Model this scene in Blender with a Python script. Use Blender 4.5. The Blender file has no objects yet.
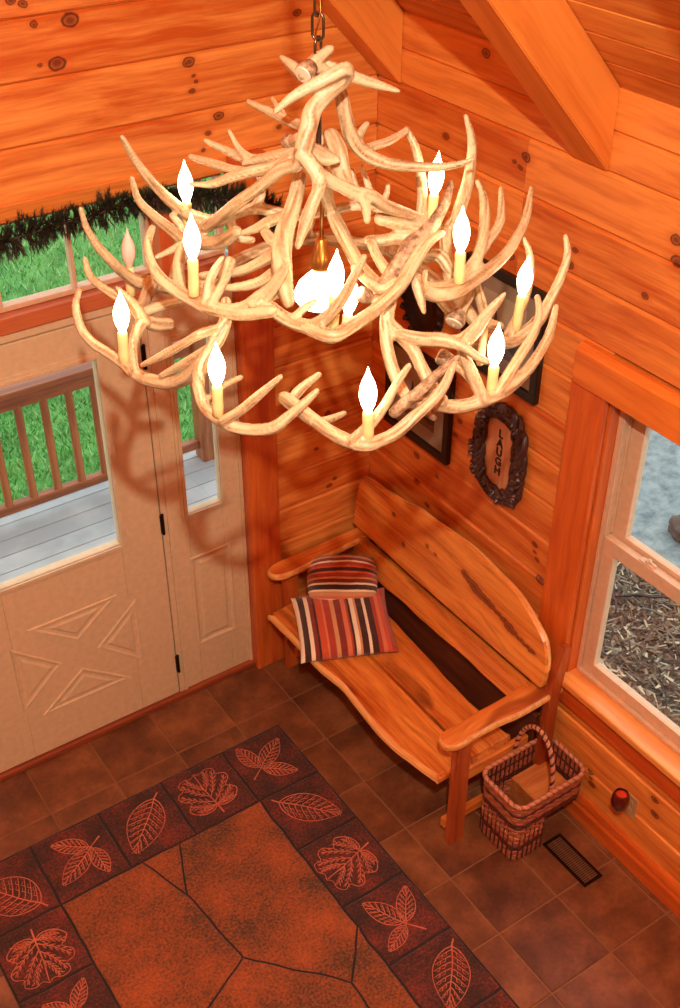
import bpy, bmesh, math, random
from mathutils import Vector, Matrix, noise
random.seed(7)
scn = bpy.context.scene
COL = scn.collection
V = Vector

# ---------------------------------------------------------------- helpers
class MB:
    """collects geometry, then links it as one mesh object"""
    def __init__(self):
        self.v = []; self.f = []; self.m = []; self.a = []; self.s = []
        self.cm = 0; self.ca = 0.0; self.cs = False
    def add(self, vs, fs, mat=None, att=None, smooth=None):
        o = len(self.v); self.v += [tuple(p) for p in vs]
        for f in fs:
            self.f.append([i + o for i in f]); self.m.append(self.cm if mat is None else mat)
            self.a.append(self.ca if att is None else att); self.s.append(self.cs if smooth is None else smooth)
    def box(self, x0, x1, y0, y1, z0, z1, b=0.0, **k):
        x0, x1 = min(x0, x1), max(x0, x1); y0, y1 = min(y0, y1), max(y0, y1); z0, z1 = min(z0, z1), max(z0, z1)
        b = min(b, (x1-x0)*.45, (y1-y0)*.45, (z1-z0)*.45)
        bm = bmesh.new(); bmesh.ops.create_cube(bm, size=1)
        for v in bm.verts:
            v.co = V(((x0+x1)/2 + v.co.x*(x1-x0), (y0+y1)/2 + v.co.y*(y1-y0), (z0+z1)/2 + v.co.z*(z1-z0)))
        if b > 0: bmesh.ops.bevel(bm, geom=bm.edges[:], offset=b, segments=2, profile=.5, affect='EDGES')
        self.bm(bm, **k)
    def bm(self, bm, mtx=None, **k):
        bm.verts.index_update()
        vs = [(mtx @ v.co if mtx else v.co.copy()) for v in bm.verts]
        self.add(vs, [[v.index for v in f.verts] for f in bm.faces], **k); bm.free()
    def tube(self, pts, rs, n=10, cap=True, closed=False, flat=1.0, **k):
        pts = [V(p) for p in pts]; N = len(pts)
        if not hasattr(rs, '__len__'): rs = [rs]*N
        T = []
        for i in range(N):
            a = pts[(i-1) % N] if (closed or i > 0) else pts[0]; b = pts[(i+1) % N] if (closed or i < N-1) else pts[-1]
            T.append((b-a).normalized() if (b-a).length > 1e-9 else V((0, 0, 1)))
        up = V((0, 0, 1)) if abs(T[0].z) < .9 else V((1, 0, 0))
        x = T[0].cross(up).normalized(); vs = []; fs = []
        for i in range(N):
            x = (x - T[i]*x.dot(T[i])).normalized(); y = T[i].cross(x)
            for j in range(n):
                a = 2*math.pi*j/n; vs.append(pts[i] + rs[i]*(math.cos(a)*x + flat*math.sin(a)*y))
        R = N if closed else N-1
        for i in range(R):
            i2 = (i+1) % N
            for j in range(n):
                fs.append([i*n+j, i*n+(j+1) % n, i2*n+(j+1) % n, i2*n+j])
        if cap and not closed:
            fs.append(list(range(n))[::-1]); fs.append([(N-1)*n+j for j in range(n)])
        self.add(vs, fs, **k)
    def lathe(self, prof, mtx=None, n=20, **k):
        vs = []; fs = []
        for r, z in prof:
            for j in range(n):
                a = 2*math.pi*j/n; p = V((r*math.cos(a), r*math.sin(a), z)); vs.append(mtx @ p if mtx else p)
        for i in range(len(prof)-1):
            for j in range(n): fs.append([i*n+j, i*n+(j+1) % n, (i+1)*n+(j+1) % n, (i+1)*n+j])
        fs.append(list(range(n))[::-1]); fs.append([(len(prof)-1)*n+j for j in range(n)])
        self.add(vs, fs, **k)
    def prism(self, poly, fn, h0, h1, b=0.0, **k):
        """poly: 2-D outline; fn(a, b, h) -> 3-D point; extruded from h0 to h1"""
        bm = bmesh.new(); lo = [bm.verts.new(fn(p[0], p[1], h0)) for p in poly]; hi = [bm.verts.new(fn(p[0], p[1], h1)) for p in poly]
        bm.faces.new(lo[::-1]); bm.faces.new(hi); n = len(poly)
        for i in range(n): bm.faces.new([lo[i], lo[(i+1) % n], hi[(i+1) % n], hi[i]])
        bmesh.ops.recalc_face_normals(bm, faces=bm.faces[:])
        if b > 0:
            bmesh.ops.bevel(bm, geom=[e for e in bm.edges if e.calc_face_angle(0) > .5], offset=b, segments=2, affect='EDGES', clamp_overlap=True)
        self.bm(bm, **k)
    def build(self, name, mats, parent=None, loc=None):
        me = bpy.data.meshes.new(name); me.from_pydata(self.v, [], self.f)
        if not isinstance(mats, (list, tuple)): mats = [mats]
        for m in mats: me.materials.append(m)
        me.polygons.foreach_set('material_index', self.m); me.polygons.foreach_set('use_smooth', self.s)
        at = me.attributes.new('bt', 'FLOAT', 'FACE'); at.data.foreach_set('value', self.a)
        me.update()
        o = bpy.data.objects.new(name, me); COL.objects.link(o)
        if parent is not None: o.parent = parent
        if loc is not None:
            off = V(loc); me.transform(Matrix.Translation(-off))
            o.location = off - (parent_loc(parent) if parent is not None else V((0, 0, 0)))
        elif parent is not None:
            o.location = -parent_loc(parent)
        return o
def parent_loc(p):
    l = V((0, 0, 0))
    while p is not None: l = l + p.location; p = p.parent
    return l
def fixn(o):
    bm = bmesh.new(); bm.from_mesh(o.data); bmesh.ops.recalc_face_normals(bm, faces=bm.faces[:]); bm.to_mesh(o.data); bm.free()
    return o
def tag(o, label=None, cat=None, group=None, kind=None):
    if label: o['label'] = label
    if cat: o['category'] = cat
    if group: o['group'] = group
    if kind: o['kind'] = kind
    return o
def thing(name, loc, label, cat, group=None):
    o = bpy.data.objects.new(name, None); o.empty_display_size = .1; COL.objects.link(o); o.location = loc
    return tag(o, label, cat, group)
def struct(o, label=None, cat=None):
    return tag(o, label, cat, None, 'structure')
def cr(pts, step=.008):
    """Catmull-Rom through rows of equal length (x, y, z, r ...)"""
    P = [pts[0]] + list(pts) + [pts[-1]]; out = []
    for i in range(1, len(P)-2):
        a, b, c, d = P[i-1], P[i], P[i+1], P[i+2]
        L = math.dist(b[:3], c[:3]); n = max(2, int(L/step))
        for k in range(n):
            t = k/n
            out.append([.5*((2*b[j]) + (-a[j]+c[j])*t + (2*a[j]-5*b[j]+4*c[j]-d[j])*t*t + (-a[j]+3*b[j]-3*c[j]+d[j])*t**3) for j in range(len(b))])
    out.append(list(pts[-1])); return out

# ---------------------------------------------------------------- materials
def lin(c):
    return tuple(((x/255)/12.92 if x/255 <= .04045 else ((x/255+.055)/1.055)**2.4) for x in c) + (1,)
class NT:
    def __init__(self, name):
        self.m = bpy.data.materials.new(name); self.m.use_nodes = True; self.t = self.m.node_tree
        self.t.nodes.clear(); self.out = self.n('ShaderNodeOutputMaterial')
    def n(self, ty, **k):
        nd = self.t.nodes.new(ty)
        for a, b in k.items():
            if a.startswith('i_'): nd.inputs[a[2:].replace('_', ' ')].default_value = b
            else: setattr(nd, a, b)
        return nd
    def l(self, a, b): self.t.links.new(a, b)
    def math(self, op, a, b=0.0, c=None, clamp=False):
        nd = self.n('ShaderNodeMath', operation=op, use_clamp=clamp)
        for i, x in enumerate([a, b, c]):
            if x is None: continue
            if isinstance(x, (int, float)): nd.inputs[i].default_value = x
            else: self.l(x, nd.inputs[i])
        return nd.outputs[0]
    def vm(self, op, a, b):
        nd = self.n('ShaderNodeVectorMath', operation=op)
        for i, x in enumerate([a, b]):
            if isinstance(x, (tuple, list)): nd.inputs[i].default_value = x
            else: self.l(x, nd.inputs[i])
        return nd.outputs['Value'] if op in ('DISTANCE', 'LENGTH') else nd.outputs[0]
    def mix(self, f, a, b, mode='MIX'):
        nd = self.n('ShaderNodeMix', data_type='RGBA', blend_type=mode)
        for s, x in ((nd.inputs[0], f), (nd.inputs[6], a), (nd.inputs[7], b)):
            if isinstance(x, (int, float)): s.default_value = x
            elif isinstance(x, tuple): s.default_value = x
            else: self.l(x, s)
        return nd.outputs[2]
    def ramp(self, f, stops, const=False):
        nd = self.n('ShaderNodeValToRGB'); r = nd.color_ramp
        if const: r.interpolation = 'CONSTANT'
        while len(r.elements) < len(stops): r.elements.new(.5)
        for e, (p, c) in zip(r.elements, stops): e.position = p; e.color = c
        self.l(f, nd.inputs[0]); return nd.outputs[0]
    def maprange(self, f, a, b, c, d):
        nd = self.n('ShaderNodeMapRange', interpolation_type='SMOOTHSTEP')
        self.l(f, nd.inputs[0])
        for i, x in enumerate((a, b, c, d)): nd.inputs[i+1].default_value = x
        return nd.outputs[0]
    def bsdf(self, color, rough=.5, bump=None, bs=.2, bd=.002, **k):
        b = self.n('ShaderNodeBsdfPrincipled')
        if isinstance(color, tuple): b.inputs['Base Color'].default_value = color
        else: self.l(color, b.inputs['Base Color'])
        if isinstance(rough, (int, float)): b.inputs['Roughness'].default_value = rough
        else: self.l(rough, b.inputs['Roughness'])
        for a, x in k.items():
            b.inputs[a.replace('_', ' ')].default_value = x
        if bump is not None:
            bn = self.n('ShaderNodeBump'); bn.inputs['Strength'].default_value = bs; bn.inputs['Distance'].default_value = bd
            self.l(bump, bn.inputs['Height']); self.l(bn.outputs[0], b.inputs['Normal'])
        self.l(b.outputs[0], self.out.inputs[0]); return self.m
    def coord(self): return self.n('ShaderNodeTexCoord').outputs['Object']
    def attr(self): return self.n('ShaderNodeAttribute', attribute_name='bt').outputs['Fac']

def wood(name, axis, dark, light, rough=.38, knots=(), plane=None, scale=1.0, var=.5, streak=None, coat=.15, stain=None):
    """axis: grain direction 0/1/2; knots: [(a, b, r)] in the two coordinates of `plane`"""
    N = NT(name); co = N.coord(); bt = N.attr()
    off = N.n('ShaderNodeCombineXYZ'); s = N.math('MULTIPLY', bt, 13.7)
    for i in range(3): N.l(s, off.inputs[i])
    p = N.vm('ADD', co, off.outputs[0])
    warp = N.n('ShaderNodeTexNoise', i_Scale=1.5*scale, i_Detail=2.0); N.l(p, warp.inputs[0])
    sc = [24*scale]*3; sc[axis] = .9*scale
    q = N.vm('MULTIPLY', p, tuple(sc))
    wv = N.vm('MULTIPLY', N.vm('SUBTRACT', warp.outputs['Color'], (.5, .5, .5)), (2.6, 2.6, 2.6))
    q2 = N.vm('ADD', q, wv)
    n1 = N.n('ShaderNodeTexNoise', i_Scale=1.0, i_Detail=5.0, i_Roughness=.6); N.l(q2, n1.inputs[0])
    sc3 = [110*scale]*3; sc3[axis] = 5*scale
    n2 = N.n('ShaderNodeTexNoise', i_Scale=1.0, i_Detail=3.0); N.l(N.vm('MULTIPLY', p, tuple(sc3)), n2.inputs[0])
    f = N.math('ADD', N.math('MULTIPLY', n1.outputs[0], .8), N.math('MULTIPLY', n2.outputs[0], .25))
    f = N.math('ADD', f, N.math('MULTIPLY', N.math('SUBTRACT', bt, .5), var*.35))
    col = N.ramp(f, [(.34, lin(dark)), (.66, lin(light))])
    if streak:
        n3 = N.n('ShaderNodeTexNoise', i_Scale=1.0, i_Detail=4.0); sc4 = [9*scale]*3; sc4[axis] = 1.6*scale
        N.l(N.vm('ADD', N.vm('MULTIPLY', p, tuple(sc4)), wv), n3.inputs[0])
        col = N.mix(N.maprange(n3.outputs[0], .54, .68, 0, .75), col, lin(streak))
    hgt = f
    if knots:
        wn = N.n('ShaderNodeTexNoise', i_Scale=30.0, i_Detail=2.0); N.l(co, wn.inputs[0])
        w = N.vm('MULTIPLY', N.vm('SUBTRACT', wn.outputs['Color'], (.5, .5, .5)), (.014, .014, .014))
        mask = [0, 0, 0]; mask[plane[0]] = 1; mask[plane[1]] = 1
        k = N.vm('MULTIPLY', N.vm('ADD', co, w), tuple(mask)); acc = None; halo = None
        for a, b, r in knots:
            c = [0, 0, 0]; c[plane[0]] = a; c[plane[1]] = b
            sq = [1, 1, 1]; sq[axis] = .72; kk = N.vm('MULTIPLY', N.vm('SUBTRACT', k, tuple(c)), tuple(sq)); d = N.math('DIVIDE', N.vm('LENGTH', kk, (0, 0, 0)), r)
            acc = d if acc is None else N.math('MINIMUM', acc, d)
        ring = N.math('ABSOLUTE', N.math('SUBTRACT', acc, .85))
        fill = N.maprange(acc, .2, 1.15, .85, 0)
        rim = N.maprange(ring, .05, .3, .9, 0)
        col = N.mix(N.maprange(acc, 1.0, 2.6, .35, 0), col, lin(dark))
        col = N.mix(N.math('MAXIMUM', fill, rim), col, lin((92, 30, 14)))
    if stain:
        pass
    ro = N.math('ADD', N.math('MULTIPLY', n2.outputs[0], .15), rough-.07)
    return N.bsdf(col, ro, n2.outputs[0], .12, .0015, Coat_Weight=coat, Coat_Roughness=.25)

def plain(name, c, rough=.5, **k):
    N = NT(name); n = N.n('ShaderNodeTexNoise', i_Scale=35.0, i_Detail=3.0); N.l(N.coord(), n.inputs[0])
    c2 = tuple(max(0, x*.86) for x in c)
    return N.bsdf(N.mix(n.outputs[0], lin(c2), lin(c)), rough, n.outputs[0], .06, .001, **k)
def emit(name, c, s, base=(255, 240, 215)):
    N = NT(name); b = N.n('ShaderNodeBsdfPrincipled'); b.inputs['Base Color'].default_value = lin(base)
    b.inputs['Emission Color'].default_value = c + (1,); b.inputs['Emission Strength'].default_value = s
    b.inputs['Roughness'].default_value = .2
    N.l(b.outputs[0], N.out.inputs[0]); return N.m
def glass(name):
    N = NT(name); t = N.n('ShaderNodeBsdfTransparent'); t.inputs[0].default_value = (.95, .98, .97, 1)
    g = N.n('ShaderNodeBsdfGlossy'); g.inputs['Roughness'].default_value = .02
    lw = N.n('ShaderNodeLayerWeight'); fr = N.math('MULTIPLY_ADD', N.math('POWER', lw.outputs['Facing'], 5.0), .9, .035)
    mx = N.n('ShaderNodeMixShader'); N.l(fr, mx.inputs[0]); N.l(t.outputs[0], mx.inputs[1]); N.l(g.outputs[0], mx.inputs[2])
    N.l(mx.outputs[0], N.out.inputs[0]); return N.m
ANTLERS = {
 'lower_left': [[(-1843,-1426,2913,7.7),(-1858,-1432,2883,9.9),(-1861,-1453,2839,11.9),(-1849,-1481,2811,12.7),(-1828,-1515,2794,13.5),(-1809,-1547,2776,14.3),(-1796,-1586,2762,15.8),(-1774,-1636,2762,16.4),(-1753,-1682,2777,17.0),(-1733,-1728,2815,16.7),(-1724,-1762,2859,14.9)],[(-1800,-1577,2767,12.6),(-1784,-1542,2801,13.5),(-1761,-1521,2827,14.3),(-1737,-1511,2843,16.0),(-1705,-1503,2825,17.8),(-1670,-1496,2812,17.1)],[(-1758,-1436,2901,6.7),(-1746,-1464,2887,8.9),(-1736,-1490,2868,11.1),(-1733,-1513,2843,12.8)],[(-1773,-1305,2925,8.0),(-1778,-1335,2898,10.3),(-1768,-1374,2882,11.4),(-1754,-1416,2873,12.1),(-1740,-1461,2864,12.9),(-1734,-1501,2843,14.4)]],
 'back_left': [[(-1761,-1289,3037,6.7),(-1746,-1273,2980,9.2),(-1722,-1264,2929,11.7),(-1691,-1259,2882,13.6),(-1661,-1257,2842,15.5),(-1628,-1258,2810,19.2),(-1596,-1268,2803,22.8),(-1566,-1277,2793,22.9),(-1526,-1304,2785,21.2),(-1503,-1368,2815,19.0)],[(-1600,-1277,2808,17.4),(-1647,-1339,2809,17.0),(-1696,-1406,2811,15.0)],[(-1709,-1434,2822,13.1),(-1655,-1431,2826,13.2),(-1592,-1428,2825,13.4),(-1528,-1387,2803,15.5)],[(-1546,-1339,2898,11.9),(-1551,-1316,2850,13.8),(-1552,-1298,2801,17.5)]],
 'lower_mid_left': [[(-1639,-1723,2953,13.5),(-1655,-1748,2931,14.9),(-1676,-1757,2902,16.4),(-1705,-1763,2873,16.4),(-1732,-1769,2846,16.4),(-1747,-1781,2816,14.9),(-1751,-1804,2783,13.4),(-1753,-1850,2779,14.0),(-1730,-1882,2763,14.8),(-1703,-1917,2762,14.7),(-1674,-1953,2775,14.6),(-1643,-1966,2798,12.3),(-1614,-1978,2824,10.8),(-1587,-1988,2851,8.0)],[(-1816,-1663,2830,6.4),(-1781,-1695,2858,10.5),(-1741,-1732,2894,11.1),(-1720,-1753,2915,11.8),(-1686,-1751,2914,13.4)],[(-1777,-1665,2792,7.5),(-1747,-1700,2823,11.4),(-1720,-1731,2851,13.6),(-1703,-1751,2872,13.5)],[(-1748,-1878,2779,11.7),(-1718,-1906,2809,11.6),(-1688,-1935,2851,10.7),(-1657,-1965,2896,6.9)],[(-1744,-1796,2787,12.0),(-1722,-1790,2783,9.5),(-1693,-1778,2790,8.5),(-1635,-1762,2789,7.5)]],
 'lower_front': [[(-1611,-1899,2798,14.9),(-1608,-1919,2797,16.3),(-1605,-1948,2795,16.2),(-1600,-2001,2791,15.3),(-1595,-2055,2789,15.1),(-1578,-2093,2783,15.7),(-1562,-2126,2787,15.6),(-1530,-2129,2787,14.9),(-1493,-2131,2793,14.3),(-1448,-2131,2815,13.6),(-1411,-2140,2845,12.9),(-1384,-2144,2877,11.4),(-1360,-2142,2925,7.9)],[(-1579,-2102,2790,12.8),(-1548,-2115,2821,12.7),(-1518,-2125,2864,11.2),(-1494,-2132,2911,9.7),(-1473,-2138,2944,6.7)],[(-1601,-2002,2792,10.1),(-1570,-1992,2776,10.3),(-1507,-1970,2761,7.4)],[(-1601,-1906,2783,11.9),(-1584,-1904,2801,11.9),(-1562,-1905,2816,10.4),(-1528,-1907,2832,7.3)]],
 'lower_rough': [[(-1456,-2077,2802,14.6),(-1435,-2092,2831,14.5),(-1417,-2104,2849,14.4),(-1393,-2120,2884,12.1),(-1375,-2132,2907,9.9),(-1356,-2145,2930,6.9)],[(-1434,-2092,2826,11.6),(-1395,-2097,2793,10.3),(-1370,-2099,2769,8.3)]],
 'lower_right': [[(-1372,-1941,2973,14.8),(-1391,-1954,2943,16.2),(-1405,-1972,2911,14.8),(-1413,-1997,2876,14.8),(-1416,-2030,2837,14.0),(-1411,-2065,2809,13.3),(-1401,-2090,2799,13.2)],[(-1389,-1953,2933,14.8),(-1376,-1989,2910,16.3),(-1367,-2019,2887,14.8),(-1364,-2046,2856,14.8),(-1360,-2070,2833,14.0),(-1353,-2099,2806,14.8)],[(-1381,-1995,2919,14.7),(-1354,-2027,2916,15.4),(-1326,-2060,2920,16.1),(-1299,-2092,2911,11.6),(-1280,-2117,2893,10.2),(-1267,-2133,2885,8.1)],[(-1314,-2053,2911,14.7),(-1284,-2071,2910,17.7),(-1259,-2085,2939,16.1),(-1247,-2091,2961,13.1),(-1231,-2100,2987,10.8),(-1214,-2109,3012,6.0)],[(-1415,-2081,2809,14.7),(-1369,-2090,2798,16.3),(-1316,-2101,2778,16.5),(-1274,-2109,2775,16.6),(-1216,-2119,2783,15.9),(-1144,-2101,2787,15.4),(-1076,-2077,2803,13.3),(-1010,-2046,2831,11.9),(-957,-2005,2868,7.8)],[(-1214,-2120,2795,12.1),(-1183,-2105,2804,13.7),(-1119,-2074,2825,13.1),(-1059,-2045,2845,11.7),(-1017,-2015,2869,9.9),(-994,-1981,2892,7.8)],[(-1278,-2065,2885,11.8),(-1271,-2080,2857,13.4),(-1264,-2098,2824,15.0),(-1255,-2117,2787,15.0)],[(-1174,-2015,2885,8.6),(-1201,-2043,2870,9.5),(-1238,-2080,2851,10.5)],[(-1259,-1981,2823,14.7),(-1257,-2012,2825,14.6),(-1255,-2051,2823,13.7),(-1258,-2091,2814,13.5)]],
 'right_back': [[(-1126,-1890,2771,16.4),(-1085,-1897,2779,16.4),(-1042,-1905,2768,16.6),(-1005,-1913,2752,18.4),(-964,-1915,2759,17.6),(-919,-1914,2780,16.8),(-878,-1904,2816,14.3),(-834,-1890,2863,12.6),(-805,-1874,2905,10.6),(-795,-1850,2941,7.1)],[(-1000,-1903,2757,15.1),(-957,-1893,2808,11.7),(-923,-1877,2861,11.6),(-908,-1860,2901,10.5),(-902,-1844,2928,9.3),(-904,-1824,2953,5.8)],[(-1069,-1857,2897,11.3),(-1061,-1865,2863,13.0),(-1053,-1874,2827,13.1),(-1040,-1888,2762,15.0)],[(-1082,-1896,2819,11.4),(-1053,-1898,2806,13.1),(-1023,-1900,2793,11.6)]],
 'stub_right': [[(-1141,-1880,2832,17.0),(-1112,-1865,2852,16.2),(-1082,-1851,2873,16.3),(-1040,-1828,2905,14.7)],[(-1138,-1810,2859,11.4),(-1130,-1841,2840,13.0),(-1120,-1870,2829,13.0)]],
 'upper_left': [[(-1678,-1370,3207,6.9),(-1641,-1356,3136,11.0),(-1592,-1348,3064,13.0),(-1562,-1347,3028,14.0),(-1533,-1347,2998,15.8),(-1520,-1400,2993,18.1),(-1507,-1443,3001,17.9),(-1495,-1494,3037,17.6)],[(-1668,-1377,3117,6.6),(-1656,-1371,3064,10.0),(-1622,-1378,3017,12.1),(-1586,-1389,2978,13.9),(-1559,-1396,2945,14.9),(-1538,-1405,2943,16.6)],[(-1566,-1349,2996,9.2),(-1556,-1367,2976,11.6),(-1552,-1383,2946,11.6)],[(-1679,-1490,2976,6.6),(-1636,-1470,2972,8.9),(-1590,-1448,2967,12.9),(-1551,-1432,2959,16.4)],[(-1562,-1424,2963,14.7),(-1551,-1476,2972,17.8),(-1538,-1534,2995,17.5),(-1534,-1568,3020,15.7),(-1531,-1591,3037,13.2)],[(-1528,-1472,3015,17.7),(-1546,-1446,2987,17.9),(-1551,-1432,2954,16.4)]],
 'top_front': [[(-1518,-1744,3333,6.8),(-1487,-1753,3356,11.0),(-1447,-1767,3376,13.8),(-1407,-1780,3393,15.2),(-1383,-1788,3403,15.2),(-1370,-1773,3382,15.4),(-1397,-1771,3367,16.7),(-1426,-1770,3348,18.1),(-1451,-1771,3326,19.6),(-1469,-1781,3293,19.6),(-1487,-1790,3259,19.6)],[(-1487,-1790,3259,16.8),(-1488,-1773,3232,15.6),(-1505,-1739,3215,15.0),(-1524,-1690,3169,14.6),(-1547,-1640,3125,14.9),(-1546,-1556,3065,13.9),(-1549,-1482,3014,12.8)],[(-1487,-1790,3259,16.8),(-1478,-1811,3238,18.3),(-1473,-1828,3218,18.3),(-1480,-1835,3197,14.1),(-1497,-1838,3171,14.1),(-1517,-1844,3139,13.4),(-1540,-1851,3098,6.9)],[(-1472,-1824,3225,15.4),(-1437,-1832,3201,14.2),(-1395,-1841,3175,15.1),(-1364,-1849,3164,15.9),(-1317,-1838,3129,14.8),(-1268,-1829,3102,13.5),(-1197,-1818,3061,12.3)],[(-1383,-1848,3168,12.9),(-1379,-1857,3145,11.5),(-1380,-1863,3120,8.1)]],
 'top_left': [[(-1490,-1558,3167,5.3),(-1460,-1601,3187,12.1),(-1430,-1645,3203,15.0),(-1412,-1672,3220,14.8)],[(-1520,-1453,3193,6.5),(-1498,-1497,3181,9.7),(-1477,-1541,3172,12.3),(-1455,-1581,3178,12.2),(-1434,-1620,3190,12.1)],[(-1487,-1500,3222,5.4),(-1483,-1533,3191,8.6),(-1475,-1556,3179,10.7)],[(-1607,-1539,3142,5.9),(-1573,-1569,3144,9.5),(-1545,-1595,3160,12.0),(-1512,-1625,3175,13.4),(-1472,-1661,3191,13.3),(-1449,-1683,3210,13.3)],[(-1560,-1450,3165,6.5),(-1539,-1511,3165,10.7),(-1522,-1563,3164,11.4),(-1506,-1607,3168,12.0)]],
 'top_right': [[(-1226,-1750,3325,6.1),(-1263,-1730,3338,10.9),(-1302,-1710,3353,13.0),(-1333,-1694,3370,13.0),(-1360,-1681,3383,11.5),(-1372,-1674,3395,10.0)],[(-1346,-1692,3360,14.4),(-1336,-1699,3328,16.7),(-1327,-1705,3282,16.2),(-1315,-1713,3234,17.1),(-1290,-1730,3200,16.5),(-1250,-1758,3180,14.3),(-1201,-1791,3173,12.1),(-1159,-1819,3173,10.6),(-1126,-1842,3180,8.4),(-1102,-1859,3191,5.3)],[(-1300,-1711,3214,10.5),(-1281,-1694,3231,10.5),(-1255,-1682,3244,7.4)],[(-1297,-1725,3209,10.5),(-1257,-1713,3206,10.6),(-1206,-1697,3202,10.7),(-1141,-1674,3208,7.6)]],
 'top_knuckle': [[(-1427,-1710,3383,16.9),(-1399,-1700,3396,16.3),(-1375,-1693,3404,14.2),(-1353,-1688,3411,11.4)],[(-1416,-1608,3387,7.1),(-1417,-1648,3380,12.9),(-1421,-1690,3372,14.2)],[(-1398,-1706,3387,11.3),(-1367,-1702,3374,12.8)]],
 'small_back': [[(-1426,-1481,3267,6.5),(-1418,-1561,3266,10.6),(-1412,-1631,3263,13.4),(-1408,-1674,3266,13.2)],[(-1378,-1501,3272,5.4),(-1381,-1538,3257,8.6),(-1384,-1570,3245,8.5)],[(-1418,-1631,3220,13.5),(-1436,-1703,3255,13.1)]],
 'centre_web': [[(-1362,-1706,3247,16.2),(-1362,-1734,3220,19.2),(-1365,-1761,3191,13.2),(-1366,-1800,3153,6.2)],[(-1415,-1730,3233,16.0),(-1406,-1756,3223,17.4),(-1395,-1780,3224,8.1)],[(-1362,-1705,3216,16.4),(-1373,-1747,3192,16.2),(-1383,-1788,3170,14.6)]],
 'right_tall': [[(-1124,-1650,3200,7.1),(-1115,-1671,3164,11.1),(-1113,-1690,3115,12.8),(-1115,-1704,3071,13.7),(-1120,-1713,3033,14.5),(-1119,-1726,2999,16.2),(-1090,-1745,2985,16.3),(-1065,-1762,3009,16.2),(-1054,-1770,3049,16.1),(-1043,-1777,3116,14.2),(-1042,-1778,3190,10.9),(-1057,-1768,3248,6.4)],[(-1078,-1754,2994,14.6),(-1101,-1781,2969,16.2),(-1122,-1815,2941,14.5),(-1143,-1855,2911,14.4)],[(-1155,-1786,2960,14.4),(-1141,-1812,2964,17.6),(-1134,-1837,2943,17.6)],[(-1134,-1740,3007,14.5),(-1151,-1758,2980,16.1),(-1158,-1784,2953,14.5)]],
 'right_fan': [[(-1007,-1766,3093,6.7),(-1022,-1811,3060,11.9),(-1060,-1858,3015,13.4),(-1109,-1897,2974,14.1),(-1154,-1920,2947,14.0)],[(-942,-1774,3065,6.8),(-992,-1834,3019,12.0),(-1063,-1870,2990,13.5),(-1129,-1901,2966,14.0),(-1181,-1926,2950,13.9)],[(-842,-1769,3042,7.0),(-913,-1831,3000,12.3),(-1003,-1882,2967,14.4),(-1080,-1912,2956,15.8),(-1154,-1937,2954,17.0),(-1221,-1959,2958,18.2),(-1276,-1955,2966,17.3),(-1314,-1956,2998,14.8)],[(-1315,-1955,3013,11.8),(-1320,-1960,3003,13.2),(-1324,-1979,2978,11.0),(-1327,-1995,2956,6.2)],[(-1307,-1960,2993,10.3),(-1278,-1932,3008,7.3)],[(-1299,-1942,2990,10.4),(-1233,-1929,2963,10.6),(-1149,-1911,2949,12.5)]],
 'left_palm': [[(-1443,-1711,3175,16.2),(-1464,-1728,3149,17.7),(-1487,-1744,3123,19.1),(-1518,-1765,3090,22.0),(-1543,-1792,3054,23.4),(-1560,-1828,3015,20.4),(-1568,-1856,2988,14.5)],[(-1488,-1717,3105,13.4),(-1503,-1678,3082,13.6),(-1510,-1660,3068,12.1),(-1528,-1617,3041,8.6)],[(-1519,-1744,3043,16.4),(-1547,-1699,3006,12.9),(-1569,-1665,2982,12.2),(-1594,-1629,2968,10.8),(-1622,-1589,2955,9.8)],[(-1526,-1763,3016,17.9),(-1558,-1733,2983,12.8),(-1587,-1706,2968,12.1),(-1621,-1675,2960,7.4)],[(-1553,-1817,3000,14.7),(-1582,-1816,2989,11.7),(-1612,-1814,2981,11.6)],[(-1520,-1719,3060,14.9),(-1521,-1694,3069,12.0)]],
 'mid_left': [[(-1682,-1488,3043,8.6),(-1701,-1500,3018,10.8),(-1710,-1526,2986,12.4),(-1706,-1559,2960,13.9),(-1691,-1603,2943,14.6),(-1681,-1669,2944,15.9),(-1675,-1710,2946,16.5),(-1646,-1747,2946,16.4),(-1623,-1775,2959,14.8),(-1605,-1800,2987,13.2),(-1587,-1826,3017,11.6),(-1573,-1852,3063,9.9)],[(-1675,-1698,2953,13.5),(-1657,-1686,2986,11.9),(-1638,-1681,3009,10.4),(-1617,-1678,3030,6.3)],[(-1668,-1715,2953,11.9),(-1638,-1694,2968,12.0),(-1611,-1673,2984,13.6),(-1585,-1651,3001,13.7)],[(-1634,-1521,2993,12.5),(-1658,-1548,2967,15.6),(-1677,-1588,2936,15.5)],[(-1630,-1765,2952,13.3),(-1602,-1809,2978,13.2),(-1586,-1844,3028,10.0),(-1577,-1874,3080,5.9)],[(-1675,-1710,2944,15.0),(-1638,-1778,2948,14.8),(-1601,-1846,2973,14.5)]],
 'front_upper': [[(-1619,-1797,2976,13.2),(-1598,-1830,2975,14.6),(-1586,-1856,2962,16.0),(-1570,-1891,2954,16.7),(-1552,-1927,2960,17.2),(-1521,-1942,2987,14.3),(-1496,-1953,3024,12.7),(-1477,-1960,3064,10.5),(-1459,-1966,3102,6.8)],[(-1562,-1920,2954,14.4),(-1546,-1979,2959,17.0),(-1507,-1978,2962,16.4),(-1463,-1974,2973,15.8),(-1418,-1970,2987,15.9),(-1363,-1961,3013,16.0),(-1320,-1947,3047,16.1),(-1280,-1936,3074,13.2),(-1240,-1934,3086,8.2)],[(-1566,-1881,2967,10.1),(-1532,-1866,2971,9.2),(-1500,-1854,2971,6.2)]],
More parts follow.
